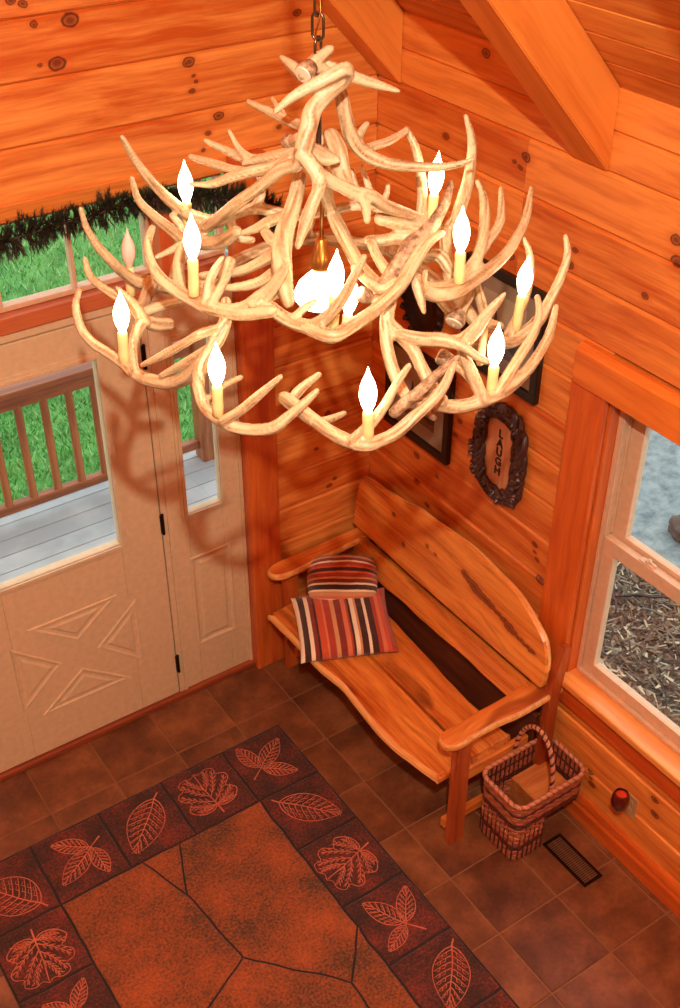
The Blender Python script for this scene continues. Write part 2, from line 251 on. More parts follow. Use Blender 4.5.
 'right_palm': [[(-1311,-1813,3091,15.0),(-1274,-1834,3078,15.1),(-1236,-1855,3065,15.1),(-1209,-1870,3049,15.2)],[(-1331,-1799,3044,10.6),(-1305,-1821,3045,13.6),(-1282,-1840,3051,15.1),(-1256,-1862,3048,16.6)],[(-1336,-1820,3043,12.1),(-1340,-1849,3024,12.0),(-1340,-1885,3006,13.5),(-1338,-1904,2999,13.4)],[(-1422,-1882,3035,11.7),(-1400,-1898,3006,11.8),(-1376,-1914,2988,13.3),(-1352,-1930,3004,13.3)]],
 'right_spike': [[(-1377,-1901,2981,13.4),(-1344,-1902,3004,19.4),(-1318,-1900,3028,20.9),(-1293,-1896,3054,20.8),(-1264,-1898,3072,17.9),(-1239,-1898,3088,16.4),(-1219,-1897,3111,13.4),(-1203,-1895,3131,11.1),(-1184,-1888,3167,6.2)]],
 'centre_stem': [[(-1362,-1705,3085,13.8),(-1365,-1728,3067,16.8),(-1366,-1761,3043,16.8),(-1367,-1792,3022,16.7),(-1367,-1826,2999,16.7),(-1359,-1877,2978,15.0)],[(-1362,-1705,3085,13.8),(-1394,-1734,3133,15.0),(-1425,-1759,3174,14.6)],[(-1421,-1907,2987,12.5),(-1408,-1917,2975,12.5),(-1391,-1928,2973,11.8)]],
 'back_spikes': [[(-1222,-1620,3127,5.6),(-1220,-1641,3090,8.9),(-1220,-1657,3060,12.8)],[(-1240,-1607,3118,5.6),(-1241,-1626,3082,8.9),(-1234,-1647,3055,12.8)],[(-1179,-1661,3089,6.7),(-1190,-1666,3061,9.0),(-1216,-1660,3046,12.8)],[(-1260,-1630,3046,12.8),(-1219,-1657,3048,14.4),(-1176,-1687,3023,14.5),(-1125,-1722,2994,14.6)],[(-1260,-1630,3046,12.8),(-1316,-1592,3032,14.5),(-1372,-1554,3024,14.5),(-1437,-1510,3040,14.5),(-1491,-1472,3021,16.2)],[(-1326,-1609,3266,5.3),(-1324,-1610,3196,7.5),(-1319,-1614,3136,10.9),(-1312,-1619,3091,12.6),(-1309,-1621,3044,14.4)],[(-1437,-1510,3040,12.9),(-1415,-1506,3076,11.2),(-1413,-1489,3112,6.7)],[(-1491,-1472,3021,14.5),(-1477,-1497,2979,13.0),(-1455,-1522,2973,9.1)]],
 'back_ring': [[(-1522,-1355,2794,17.4),(-1428,-1334,2825,17.6),(-1312,-1320,2838,17.9),(-1194,-1312,2833,18.3),(-1099,-1377,2833,18.3),(-1064,-1531,2849,17.7),(-1046,-1663,2835,17.3),(-1042,-1784,2804,16.9),(-1050,-1870,2772,16.7)],[(-1194,-1312,2833,16.5),(-1162,-1311,2866,12.8),(-1142,-1299,2910,7.6)],[(-1071,-1541,2855,15.9),(-1030,-1510,2870,12.5),(-1004,-1465,2891,7.6)]],
}
CUTS = [
 ((-1.4352, -1.7163, 3.3833), (0.878, 0.331, 0.345), 0.0186),
 ((-1.1505, -1.8858, 2.8322), (0.753, 0.328, 0.571), 0.0214),
 ((-1.2727, -1.9901, 2.8342), (0.409, -0.889, -0.205), 0.0171),
 ((-1.4277, -1.9089, 2.9914), (0.751, -0.285, -0.596), 0.0154),
 ((-1.4199, -1.63, 3.2209), (-0.201, -0.891, 0.408), 0.0157),
]
CANDLES = [
 ((-1.8084, -1.547, 2.7806), (-1.8002, -1.5526, 2.9527), 1),
 ((-1.7493, -1.8654, 2.7897), (-1.7446, -1.8686, 2.9539), 1),
 ((-1.5531, -2.1199, 2.7997), (-1.5553, -2.1184, 2.9558), 1),
 ((-1.2211, -2.1039, 2.7815), (-1.2184, -2.1057, 2.945), 1),
 ((-0.9779, -1.9065, 2.7778), (-0.9677, -1.9135, 2.9583), 1),
 ((-1.6451, -1.2469, 2.7783), (-1.6385, -1.2514, 2.9468), 0),
 ((-1.5278, -1.3509, 2.9632), (-1.5258, -1.3523, 3.1186), 1),
 ((-1.6886, -1.6769, 2.9659), (-1.6832, -1.6806, 3.1416), 1),
 ((-1.1021, -1.7253, 3.0044), (-1.0942, -1.7306, 3.1661), 1),
 ((-1.2057, -1.9571, 2.9781), (-1.2076, -1.9558, 3.1418), 1),
 ((-1.4929, -1.9068, 2.9341), (-1.4864, -1.9113, 3.1012), 1),
 ((-1.4367, -1.8725, 2.8885), (-1.4255, -1.8801, 3.0262), 1),
]
# ---------------------------------------------------------------- materials in use
KL = [(-1.212,3.101,.022),(-1.275,2.976,.022),(-1.332,3.106,.010),(-.803,2.909,.016),(-.815,2.905,.011),(-.799,2.81,.010),(-1.396,3.184,.012),(-1.358,3.168,.012),
      (-1.332,2.981,.006),(-.699,2.706,.015),(-.747,2.654,.009),(-.772,2.597,.007),(-.363,3.009,.013),(-.79,2.86,.007),(-.78,2.84,.006),(-1.75,2.80,.016),(-1.6,2.60,.012),
      (-.24,1.30,.012),(-.30,1.13,.009),(-.20,.93,.010),(-.23,.90,.012),(-.42,1.48,.010),(-.12,1.72,.010),(-.4,1.82,.012),(-.25,2.3,.012),(-.45,2.62,.010)]
KR = [(-.426,2.622,.014),(-.611,2.956,.016),(-.854,2.673,.017),(-.83,2.63,.010),(-.80,2.64,.009),(-.389,3.026,.016),(-1.118,2.382,.014),(-.822,2.306,.018),(-1.535,2.623,.016),
      (-1.554,2.559,.020),(-1.456,2.406,.012),(-.355,1.043,.014),(-.442,.963,.013),(-1.177,1.039,.020),(-1.125,1.184,.012),(-1.147,1.122,.010),(-1.13,1.15,.008),(-.684,1.632,.014),
      (-1.60,.293,.012),(-1.623,.234,.014),(-1.61,.26,.008),(-1.93,.448,.014),(-1.946,.375,.015),(-1.131,2.44,.010),(-.62,1.50,.012),(-.60,1.42,.010),(-.35,1.18,.016),(-.5,1.15,.010),(-.18,2.1,.016),(-.35,2.45,.012)]
M = {}
M['wallL'] = wood('pine_boards_gable', 0, (200, 92, 26), (248, 164, 78), .45, KL, (0, 2))
M['wallR'] = wood('pine_boards_side', 1, (194, 86, 24), (242, 152, 68), .42, KR, (1, 2))
M['pine'] = wood('pine_plain_y', 1, (190, 90, 26), (242, 160, 76), .4)
M['pineX'] = wood('pine_plain_x', 0, (192, 90, 26), (240, 154, 70), .4)
M['pineZ'] = wood('pine_plain_z', 2, (184, 74, 24), (222, 116, 44), .4)
M['trim'] = wood('pine_trim_y', 1, (206, 92, 24), (236, 132, 48), .35, scale=.8)
M['bench'] = wood('bench_slab_y', 1, (176, 74, 20), (244, 156, 68), .28, streak=(96, 34, 14), scale=.75, coat=.3)
KB = [(-0.6, 0.884, 0.0081), (-0.66, 0.878, 0.0068), (-0.85, 0.902, 0.0135), (-0.863, 0.893, 0.0132), (-0.875, 0.893, 0.0162), (-0.887, 0.885, 0.015), (-0.9, 0.886, 0.0175), (-0.913, 0.879, 0.0174), (-0.925, 0.88, 0.0216), (-0.94, 0.872, 0.0186), (-0.955, 0.872, 0.0203), (-0.97, 0.866, 0.0162), (-0.985, 0.868, 0.0162), (-1.002, 0.863, 0.0138), (-1.02, 0.865, 0.0149), (-1.035, 0.859, 0.012), (-1.05, 0.861, 0.0121), (-1.07, 0.854, 0.0102), (-1.09, 0.855, 0.0108), (-1.11, 0.846, 0.0108), (-1.13, 0.845, 0.0135), (-1.147, 0.835, 0.0144), (-1.165, 0.834, 0.0189), (-1.183, 0.827, 0.0138), (-1.2, 0.829, 0.0121), (-1.22, 0.823, 0.0096), (-1.24, 0.824, 0.0095), (-1.26, 0.817, 0.0078), (-1.28, 0.819, 0.0081), (-1.295, 0.813, 0.0084), (-1.31, 0.816, 0.0108), (-0.45, 0.8, 0.0095), (-0.35, 0.9, 0.0081)]
M['benchK'] = wood('bench_back_slab', 1, (176, 74, 20), (244, 156, 68), .28, KB, (1, 2), .75, streak=(96, 34, 14), coat=.3)
M['benchX'] = wood('bench_slab_x', 0, (190, 88, 28), (240, 152, 68), .3, streak=(130, 50, 20), scale=.75, coat=.3)
M['benchZ'] = wood('bench_leg', 2, (150, 58, 22), (200, 98, 40), .35, coat=.2)
M['bark'] = wood('live_edge', 1, (214, 130, 60), (250, 190, 112), .45, scale=1.4)
M['tan'] = plain('door_tan_paint', (228, 200, 158), .42)
M['sash'] = plain('sash_tan_paint', (228, 190, 154), .4)
M['metal'] = plain('dark_bronze', (52, 34, 24), .4, Metallic=.8)
M['brass'] = plain('amber_brass', (196, 128, 60), .3, Metallic=.9)
M['chain'] = plain('chain_metal', (120, 104, 88), .3, Metallic=.9)
M['glass'] = glass('window_glass')
M['black'] = plain('black_frame', (30, 22, 20), .3)
M['dark'] = plain('dark_wood_carving', (52, 28, 22), .5)
M['vine'] = plain('twisted_vine', (74, 44, 36), .42)
M['outlet'] = plain('outlet_ivory', (206, 158, 110), .4)

# ---------------------------------------------------------------- room shell
def boards(b, seams, segs, fn_box, gap=.0035, att=None):
    """horizontal boards; seams ascending; segs(z0, z1) -> list of (a0, a1)"""
    for i in range(len(seams)-1):
        z0, z1 = seams[i], seams[i+1]
        for (a0, a1) in segs(z0, z1):
            fn_box(a0, a1, z0, z1, random.random() if att is None else att)
sL = [-.06, .11, .296, .484, .672, .86, 1.047, 1.235, 1.42, 1.607, 1.795, 1.98, 2.17, 2.36, 2.547, 2.734, 2.935]
while sL[-1] < 6.4: sL.append(sL[-1]+.19)
b = MB()
def segL(z0, z1):
    if z1 <= 2.547+.001 and z0 < 2.5:
        return [(-6.0, -2.60), (-.60, -.001)]
    mx = -.001
    return [(-6.0, -1.95), (-1.95, mx)] if int(z0*100) % 2 else [(-6.0, -2.6), (-2.6, mx)]
def boxL(a0, a1, z0, z1, t):
    # tongue-and-groove board with eased edges
    c = .010
    prof = [(.02, z0), (.02, z1), (c, z1-.0008), (0, z1-c), (0, z0+c), (c, z0+.0005)]
    n = len(prof)
    vs = [(a0+.0008, p[0], p[1]) for p in prof] + [(a1-.0008, p[0], p[1]) for p in prof]
    fs = [[i, (i+1) % n, n+(i+1) % n, n+i] for i in range(n)] + [list(range(n))[::-1], [n+i for i in range(n)]]
    b.add(vs, fs, att=t)
boards(b, sL, segL, boxL)
b.box(-6, -2.60, .021, .14, -.1, 6.4, att=.5); b.box(-.60, 0, .021, .14, -.1, 6.4, att=.5); b.box(-2.6, -.60, .021, .14, 2.547, 6.4, att=.5)
wl = struct(fixn(b.build('wall_left', M['wallL'])))

sR = [-.06, .10, .29, .484, .672, .86, 1.046, 1.234, 1.407, 1.592, 1.777, 1.97, 2.155, 2.35, 2.545, 2.736, 2.862, 3.0, 3.12]
b = MB()
WY0, WY1 = -1.385, -2.45     # window opening
def segR(z0, z1):
    if z0 < .66 or z0 >= 2.14: return [(-6.5, 0)] if z0 >= 2.7 else [(-6.5, -.86), (-.86, 0)]
    
    return [(WY0+.02, 0), (-6.5, WY1-.02)]
def boxR(a0, a1, z0, z1, t):
    c = .010; x0 = 0.0
    prof = [(.02, z0), (.02, z1), (x0+c, z1-.0005), (x0, z1-c), (x0, z0+c), (x0+c, z0+.0005)]
    n = len(prof)
    vs = [(p[0], a0+.0008, p[1]) for p in prof] + [(p[0], a1-.0008, p[1]) for p in prof]
    fs = [[i, n+i, n+(i+1) % n, (i+1) % n] for i in range(n)] + [list(range(n)), [n+i for i in range(n)][::-1]]
    b.add(vs, fs, att=t)
boards(b, [z for z in sR if z < 2.74], segR, boxR)
boards(b, [z for z in sR if z > 2.73], segR, lambda a0, a1, z0, z1, t: boxR(a0, a1, z0, z1, .92))
b.box(.021, .15, WY0+.002, .14, -.1, 3.3, att=.5); b.box(.021, .15, -6.5, WY1-.002, -.1, 3.3, att=.5)
b.box(.021, .15, WY1, WY0, -.1, .668, att=.5); b.box(.021, .15, WY1, WY0, 2.0, 3.3, att=.5)
wr = struct(fixn(b.build('wall_right', M['wallR'])))
b = MB(); b.box(-6.1, .14, -6.62, -6.5, -.1, 6.4); struct(b.build('wall_back', plain('far_room_stain', (70, 42, 28), .7)))  # unseen room wall, coloured dark to cut bounced light
b = MB(); b.box(-6.12, -6.0, -6.5, .14, -.1, 3.3); struct(b.build('wall_far', plain('far_room_low_bounce_b', (70, 42, 28), .7)))  # also out of view; dark colour keeps the ambient bounce low

# ceiling: two pitched planes of boards running along y
b = MB(); SL = 1.05; L = math.hypot(1, SL); ux, uz = -1/L, SL/L; nx, nz = SL/L, 1/L
k = 0; d = -.15
while d < 3.0*L:
    c = .006; w = .135
    for (ya, yb) in ((-6.5, -2.4), (-2.4, 0)) if k % 2 else ((-6.5, -3.1), (-3.1, 0)):
        t = random.random()
        prof = [(d+.0005, c), (d+c, 0), (d+w-c, 0), (d+w-.0005, c), (d+w-.0005, .03), (d+.0005, .03)]
        vs = [(ux*s_+nx*h_, y, 3.0+uz*s_+nz*h_) for y in (ya+.0008, yb-.0008) for s_, h_ in prof]
        n = 6; b.add(vs, [[i, (i+1) % n, n+(i+1) % n, n+i] for i in range(n)] + [list(range(n))[::-1], [n+i for i in range(n)]], att=t)
    d += w; k += 1
for sx in (1,):   # far pitch
    vs = [(-6.1, -6.5, 2.9), (-6.1, .14, 2.9), (-3.0, .14, 3.0+3*SL), (-3.0, -6.5, 3.0+3*SL)]
    vs += [(x, y, z+.08) for x, y, z in vs]
    b.add(vs, [[0, 1, 2, 3], [7, 6, 5, 4], [0, 4, 5, 1], [1, 5, 6, 2], [2, 6, 7, 3], [3, 7, 4, 0]], att=.5)
vs = [(.3, -6.6, 2.72), (.3, .2, 2.72), (-3.0, .2, 3.03+3*SL+.02), (-3.0, -6.6, 3.03+3*SL+.02)]
vs = [(x, y, z+.06) for x, y, z in vs] + [(x, y, z+.12) for x, y, z in vs]
b.add(vs, [[0, 1, 2, 3], [7, 6, 5, 4], [0, 4, 5, 1], [1, 5, 6, 2], [2, 6, 7, 3], [3, 7, 4, 0]], att=.5)
struct(fixn(b.build('ceiling', M['pine'])))
# rafters
def rafter_mat():
    return M['pineX']
for i, (ya, yb) in enumerate(((-.003, -.148), (-1.074, -1.231), (-2.16, -2.317), (-3.25, -3.41), (-4.34, -4.5), (-5.42, -5.58))):
    b = MB(); X = 2.98
    poly = [(-.001, 2.737), (-.001, 2.999), (-X, 2.999+SL*X), (-X, 2.737+SL*X)]
    b.prism(poly, lambda p, q, h: (p, h, q), yb, ya, b=.004, att=random.random())
    th = math.atan(SL); RM = Matrix.Rotation(th, 4, 'Y')
    o = struct(b.build('trim_%d' % (i+1), wood('rafter_grain_%d' % i, 0, (204, 98, 30), (240, 146, 62), .4, scale=.6)))
    o.data.transform(RM.inverted()); o.matrix_world = RM
# floor tiles
N = NT('slate_tile'); co = N.coord(); bt = N.attr()
n1 = N.n('ShaderNodeTexNoise', i_Scale=5.0, i_Detail=6.0, i_Roughness=.65); ofs = N.n('ShaderNodeCombineXYZ'); N.l(N.math('MULTIPLY', bt, 9.0), ofs.inputs[2]); N.l(N.vm('ADD', co, ofs.outputs[0]), n1.inputs[0])
n2 = N.n('ShaderNodeTexNoise', i_Scale=60.0, i_Detail=3.0); N.l(co, n2.inputs[0])
f = N.math('ADD', N.math('ADD', N.math('MULTIPLY', n1.outputs[0], .9), N.math('MULTIPLY', n2.outputs[0], .15)), N.math('MULTIPLY', N.math('SUBTRACT', bt, .5), .06))
M['tile'] = N.bsdf(N.ramp(f, [(.35, lin((78, 42, 24))), (.52, lin((110, 64, 37))), (.72, lin((146, 90, 54)))]), .42, n1.outputs[0], .15, .004)
M['grout'] = plain('grout', (146, 98, 62), .8)
b = MB(); b.box(-6.1, .14, -6.62, .14, -.06, -.0035, mat=1, att=.5)
i = 0; x1 = .257
while x1 > -6.0:
    y1 = 0.0
    while y1 > -6.5:
        g = .0022; xa, xb = max(x1-.305+g, -6.0), min(x1-g, -.001); ya, yb = max(y1-.305+g, -6.5), y1-g
        t = random.random(); e = .003
        if xb-xa > .02:
            vs = [(xa, ya, -.004), (xb, ya, -.004), (xb, yb, -.004), (xa, yb, -.004), (xa+e, ya+e, 0), (xb-e, ya+e, 0), (xb-e, yb-e, 0), (xa+e, yb-e, 0)]
            b.add(vs, [[0, 1, 5, 4], [1, 2, 6, 5], [2, 3, 7, 6], [3, 0, 4, 7], [4, 5, 6, 7]], mat=0, att=t)
        y1 -= .305
    x1 -= .305
struct(b.build('floor', [M['tile'], M['grout']]))
# baseboard along the side wall, with an ogee top
b = MB(); prof = [(0, 0), (-.024, 0), (-.024, .078), (-.016, .092), (-.019, .100), (-.012, .128), (-.006, .138), (0, .138)]
b.prism(prof, lambda p, q, h: (p, h, q), -6.5, -.001, att=.55)
struct(b.build('baseboard_right', wood('baseboard_pine', 1, (178, 68, 20), (214, 104, 36), .33)))
b = MB(); b.prism([(0, 0), (-.02, 0), (-.02, .10), (-.008, .12), (0, .12)], lambda p, q, h: (h, p, q), -.53, -.026, att=.4)
struct(b.build('baseboard_left', M['pineX']))

# ---------------------------------------------------------------- entry door, sidelight, transoms
def framed(b, x0, x1, z0, z1, hx0, hx1, hz0, hz1, y0, y1, bev=.002):
    b.box(x0, hx0, y0, y1, z0, z1, bev); b.box(hx1, x1, y0, y1, z0, z1, bev)
    b.box(hx0, hx1, y0, y1, z0, hz0, bev); b.box(hx0, hx1, y0, y1, hz1, z1, bev)
def moulding(b, hx0, hx1, hz0, hz1, y, w=.03, t=.012):
    """stepped picture-frame moulding round a rectangular opening"""
    for (ww, tt) in ((w, t*.5), (w*.55, t)):
        o = ww
        b.box(hx0-o, hx0, y-tt, y+.002, hz0-o, hz1+o, .002); b.box(hx1, hx1+o, y-tt, y+.002, hz0-o, hz1+o, .002)
        b.box(hx0, hx1, y-tt, y+.002, hz0-o, hz0, .002); b.box(hx0, hx1, y-tt, y+.002, hz1, hz1+o, .002)
def pane(parent, x0, x1, z0, z1, y, name='glass_pane'):
    b = MB(); b.box(x0, x1, y-.003, y+.003, z0, z1); return b.build(name, M['glass'], parent)
# slab
b = MB(); DX0, DX1 = -2.005, -1.094; GX0, GX1, GZ0, GZ1 = -1.816, -1.283, 1.018, 1.905
framed(b, DX0, DX1, .035, 2.06, GX0, GX1, GZ0, GZ1, 0.0, .044, .003); moulding(b, GX0, GX1, GZ0, GZ1, 0.0)
door = struct(b.build('door_1', M['tan']))
door['label'] = 'tan crossbuck entry door with a half glass light'
pane(door, GX0, GX1, GZ0, GZ1, .022)
def tri_panel(p):
    b = MB(); P = [V((x, z)) for x, z in p]; c = sum(P, V((0, 0)))/3
    if (P[1]-P[0]).cross(P[2]-P[0]) < 0: P = P[::-1]
    def inset(d):
        out = []
        for i in range(3):
            a, q, r = P[i-1], P[i], P[(i+1) % 3]
            e1 = (q-a).normalized(); e2 = (r-q).normalized(); n1 = V((-e1.y, e1.x)); n2 = V((-e2.y, e2.x))
            bis = (n1+n2).normalized(); out.append(q+bis*(d/max(.2, bis.dot(n1))))
        return out
    rings = [(inset(0), .001), (inset(.004), -.006), (inset(.010), -.006), (inset(.017), -.0015), (inset(.030), -.0015), (inset(.040), -.006)]
    vs = []; fs = []
    for r, y in rings: vs += [(q.x, y, q.y) for q in r]
    for i in range(len(rings)-1):
        for j in range(3): fs.append([i*3+j, i*3+(j+1) % 3, i*3+3+(j+1) % 3, i*3+3+j])
    n = (len(rings)-1)*3; fs.append([n, n+1, n+2])
    b.add(vs, fs); o = fixn(b.build('crossbuck_panel', M['tan'], door)); return o
for p in ([(-1.746, .765), (-1.331, .765), (-1.538, .600)], [(-1.828, .702), (-1.622, .516), (-1.828, .325)], [(-1.752, .262), (-1.538, .440), (-1.318, .262)], [(-1.250, .702), (-1.456, .516), (-1.250, .325)]):
    tri_panel(p)
for z in (.22, 1.04, 1.85):
    b = MB(); b.tube([(-1.0875, -.007, z-.05), (-1.0875, -.007, z+.05)], .007, 10); b.box(-1.097, -1.078, -.003, .001, z-.048, z+.048)
    b.lathe([(.003, 0), (.008, .002), (.008, .007), (.002, .011)], Matrix.Translation((-1.0875, -.007, z+.048)), 10)
    b.build('hinge', M['metal'], door)
# door jambs and threshold
b = MB(); b.box(-1.0885, -1.062, 0.0, .12, .03, 2.064, .002); b.box(-2.04, -2.008, 0.0, .12, .03, 2.064, .002); b.box(-2.04, -1.0, -.002, .12, 2.068, 2.10, .002)
struct(b.build('trim_11', M['tan']))
b = MB(); b.box(-2.6, -.664, -.02, .13, .0005, .03, .006, att=.2); struct(b.build('trim_12', wood('threshold_oak', 0, (120, 50, 26), (160, 78, 42), .4)))
# sidelight (fixed narrow panel right of the door)
b = MB(); SX0, SX1 = -1.060, -.690; HX0, HX1 = -.965, -.795
framed(b, SX0, SX1, .031, 2.10, HX0, HX1, 1.04, 1.88, 0.004, .044, .003); moulding(b, HX0, HX1, 1.04, 1.88, .004, .028)
b.box(-1.062, -1.047, -.004, .01, .031, 2.10, .002); b.box(-.703, -.688, -.004, .01, .031, 2.10, .002)
w1 = struct(b.build('window_1', M['tan'])); w1['label'] = 'tan sidelight panel right of the entry door'
pane(w1, HX0, HX1, 1.04, 1.88, .024)
b = MB(); px0, px1, pz0, pz1 = -.975, -.765, .275, .80
for i, (d, y) in enumerate([(0, .003), (.006, -.004), (.012, -.003), (.022, .0025), (.036, .0025), (.048, -.002)]):
    b.v += [(px0+d, y, pz0+d), (px1-d, y, pz0+d), (px1-d, y, pz1-d), (px0+d, y, pz1-d)]
for i in range(5):
    for j in range(4): b.f.append([i*4+j, i*4+(j+1) % 4, i*4+4+(j+1) % 4, i*4+4+j])
b.f.append([20, 21, 22, 23]); b.m = [0]*21; b.a = [0.]*21; b.s = [False]*21
fixn(b.build('raised_panel', M['tan'], w1))
b = MB(); framed(b, -2.6, -2.05, .031, 2.10, -2.42, -2.22, 1.04, 1.88, .004, .044, .003); moulding(b, -2.42, -2.22, 1.04, 1.88, .004, .028)
w2 = struct(b.build('window_2', M['tan'])); pane(w2, -2.42, -2.22, 1.04, 1.88, .024)
# timber post between sidelight and side wall
b = MB(); b.box(-.686, -.535, -.055, .02, .0, 2.56, .006, att=.3)
struct(b.build('trim_7', M['pineZ']))
# stub post between the transoms, head beam and transom sill
b = MB(); b.box(-.995, -.935, -.045, .10, 2.165, 2.5, .004, att=.3); struct(b.build('trim_8', M['pineZ']))
b = MB(); b.box(-2.6, -.69, -.012, .12, 2.102, 2.165, .004, att=.35); struct(b.build('trim_9', wood('transom_sill', 0, (176, 84, 44), (206, 120, 72), .45)))
b = MB(); b.box(-2.6, -.62, -.01, .12, 2.50, 2.56, .004, att=.6); struct(b.build('trim_10', M['pineX']))
for i, (x0, x1, ms) in enumerate(((-2.6, -.997, (-2.43, -2.15, -1.868, -1.587, -1.305)), (-.933, -.69, ()))):
    b = MB(); framed(b, x0, x1, 2.167, 2.498, x0+.02, x1-.02, 2.187, 2.478, .03, .075, .003)
    for m in ms: b.box(m-.007, m+.007, .034, .07, 2.187, 2.478, .002)
    w = struct(b.build('window_%d' % (3+i), M['sash'])); pane(w, x0+.02, x1-.02, 2.187, 2.478, .052)

# ---------------------------------------------------------------- double-hung window in the side wall
def ybox(b, x0, x1, y0, y1, z0, z1, bev=.002, **k): b.box(x0, x1, y0, y1, z0, z1, bev, **k)
b = MB(); ybox(b, -.026, 0, -1.385, -1.222, .54, 1.996, .003, att=.3)
struct(b.build('trim_13', wood('casing_left', 2, (196, 80, 22), (226, 112, 38), .38)))
b = MB(); ybox(b, -.026, 0, -2.61, -2.45, .54, 1.996, .003, att=.3); struct(b.build('trim_14', M['pineZ']))
b = MB(); b.prism([(0, 1.998), (-.034, 1.998), (-.040, 2.004), (-.040, 2.128), (-.020, 2.152), (0, 2.152)], lambda p, q, h: (p, h, q), -2.70, -1.235, att=.5)
struct(b.build('trim_15', M['trim']))
b = MB(); ybox(b, -.022, 0, -2.45, -1.387, .555, .668, .003, att=.2); struct(b.build('trim_16', wood('apron', 1, (188, 72, 20), (214, 100, 34), .38)))
b = MB(); ybox(b, -.050, .149, -2.45, -1.387, .669, .702, .006, att=.7); struct(b.build('trim_17', wood('sill_board', 1, (214, 118, 50), (244, 166, 88), .32)))
b = MB(); ybox(b, 0.001, .149, WY0-.012, WY0, .703, 1.998, 0, att=.5); ybox(b, .001, .149, WY1, WY1+.012, .703, 1.998, 0, att=.5); ybox(b, .001, .149, WY1, WY0, 1.985, 1.998, 0, att=.5)
struct(b.build('trim_18', wood('jamb_pine', 2, (196, 84, 26), (224, 118, 46), .4)))
def sash(b, y0, y1, z0, z1, x0, x1, st, rb, rt):
    ybox(b, x0, x1, y0-st, y0, z0, z1); ybox(b, x0, x1, y1, y1+st, z0, z1)
    ybox(b, x0, x1, y1+st, y0-st, z0, z0+rb); ybox(b, x0, x1, y1+st, y0-st, z1-rt, z1)
Y0, Y1 = WY0-.013, WY1+.013
b = MB()
ybox(b, .045, .135, Y0-.016, Y0, .704, 1.984); ybox(b, .045, .135, Y1, Y1+.016, .704, 1.984); ybox(b, .045, .135, Y1+.016, Y0-.016, 1.965, 1.984); ybox(b, .04, .135, Y1+.016, Y0-.016, .704, .722)
for x in (.05, .088): ybox(b, x-.003, x+.003, Y0-.024, Y0-.016, 1.40, 1.965, .001)
w5 = struct(b.build('window_5', M['sash'])); w5['label'] = 'double-hung window with tan sashes in the side wall'
b = MB(); sash(b, Y0-.018, Y1+.018, 1.355, 1.962, .094, .126, .064, .055, .05); b.build('upper_sash', M['sash'], w5)
b = MB(); sash(b, Y0-.018, Y1+.018, .724, 1.392, .055, .088, .058, .052, .062); lsh = b.build('lower_sash', M['sash'], w5)
for (z0, z1, x) in ((1.40, 1.92, .110), (.770, 1.335, .071)):
    b = MB(); b.box(x-.003, x+.003, Y1+.07, Y0-.07, z0, z1); b.build('glass_pane', M['glass'], w5)
b = MB(); yk = -1.62; ybox(b, .058, .086, yk-.035, yk+.035, 1.392, 1.397); b.lathe([(.012, 0), (.012, .008), (.004, .012)], Matrix.Translation((.074, yk, 1.397)), 14)
b.tube([(.074, yk, 1.404), (.066, yk-.02, 1.408), (.062, yk-.045, 1.406)], [.006, .005, .004], 8)
b.build('sash_lock', M['sash'], lsh)
# ---------------------------------------------------------------- outside
N = NT('lawn'); co = N.coord()
n1 = N.n('ShaderNodeTexNoise', i_Scale=3.0, i_Detail=5.0); N.l(co, n1.inputs[0]); n2 = N.n('ShaderNodeTexNoise', i_Scale=45.0, i_Detail=4.0); N.l(co, n2.inputs[0])
f = N.math('ADD', N.math('MULTIPLY', n1.outputs[0], .5), N.math('MULTIPLY', n2.outputs[0], .5))
M['lawn'] = N.bsdf(N.ramp(f, [(.35, lin((60, 116, 50))), (.6, lin((106, 172, 84)))]), .8, n2.outputs[0], .6, .02)
N = NT('grass_blade'); bt = N.attr()
M['blade'] = N.bsdf(N.ramp(bt, [(0, lin((60, 128, 56))), (.6, lin((112, 190, 94))), (1, lin((180, 216, 150)))]), .6)
b = MB(); b.box(-9, 9, 2.0, 16, -.95, -.80); struct(b.build('ground_lawn', M['lawn']))
rnd = random.Random(3); b = MB()
def blades(b, n, x0, x1, y0, y1, h):
    for _ in range(n):
        x, y = rnd.uniform(x0, x1), rnd.uniform(y0, y1); a = rnd.uniform(0, 6.28); w = .006+.004*rnd.random()*h/.06; hh = h*rnd.uniform(.5, 1.3); le = hh*rnd.uniform(.2, .9); t = rnd.random()
        ca, sa = math.cos(a), math.sin(a); la = rnd.uniform(0, 6.28)
        b.v += [(x-w*ca, y-w*sa, -.802), (x+w*ca, y+w*sa, -.802), (x+le*math.cos(la), y+le*math.sin(la), -.80+hh)]
        i = len(b.v); b.f.append([i-3, i-2, i-1]); b.m.append(0); b.a.append(t); b.s.append(False)
blades(b, 16000, -1.9, 1.2, 2.3, 5.6, .06); blades(b, 12000, -.8, 3.6, 5.6, 9.5, .075)
tag(b.build('lawn_grass', M['blade']), 'bright green grass blades covering the lawn beyond the porch', 'grass', kind='stuff')
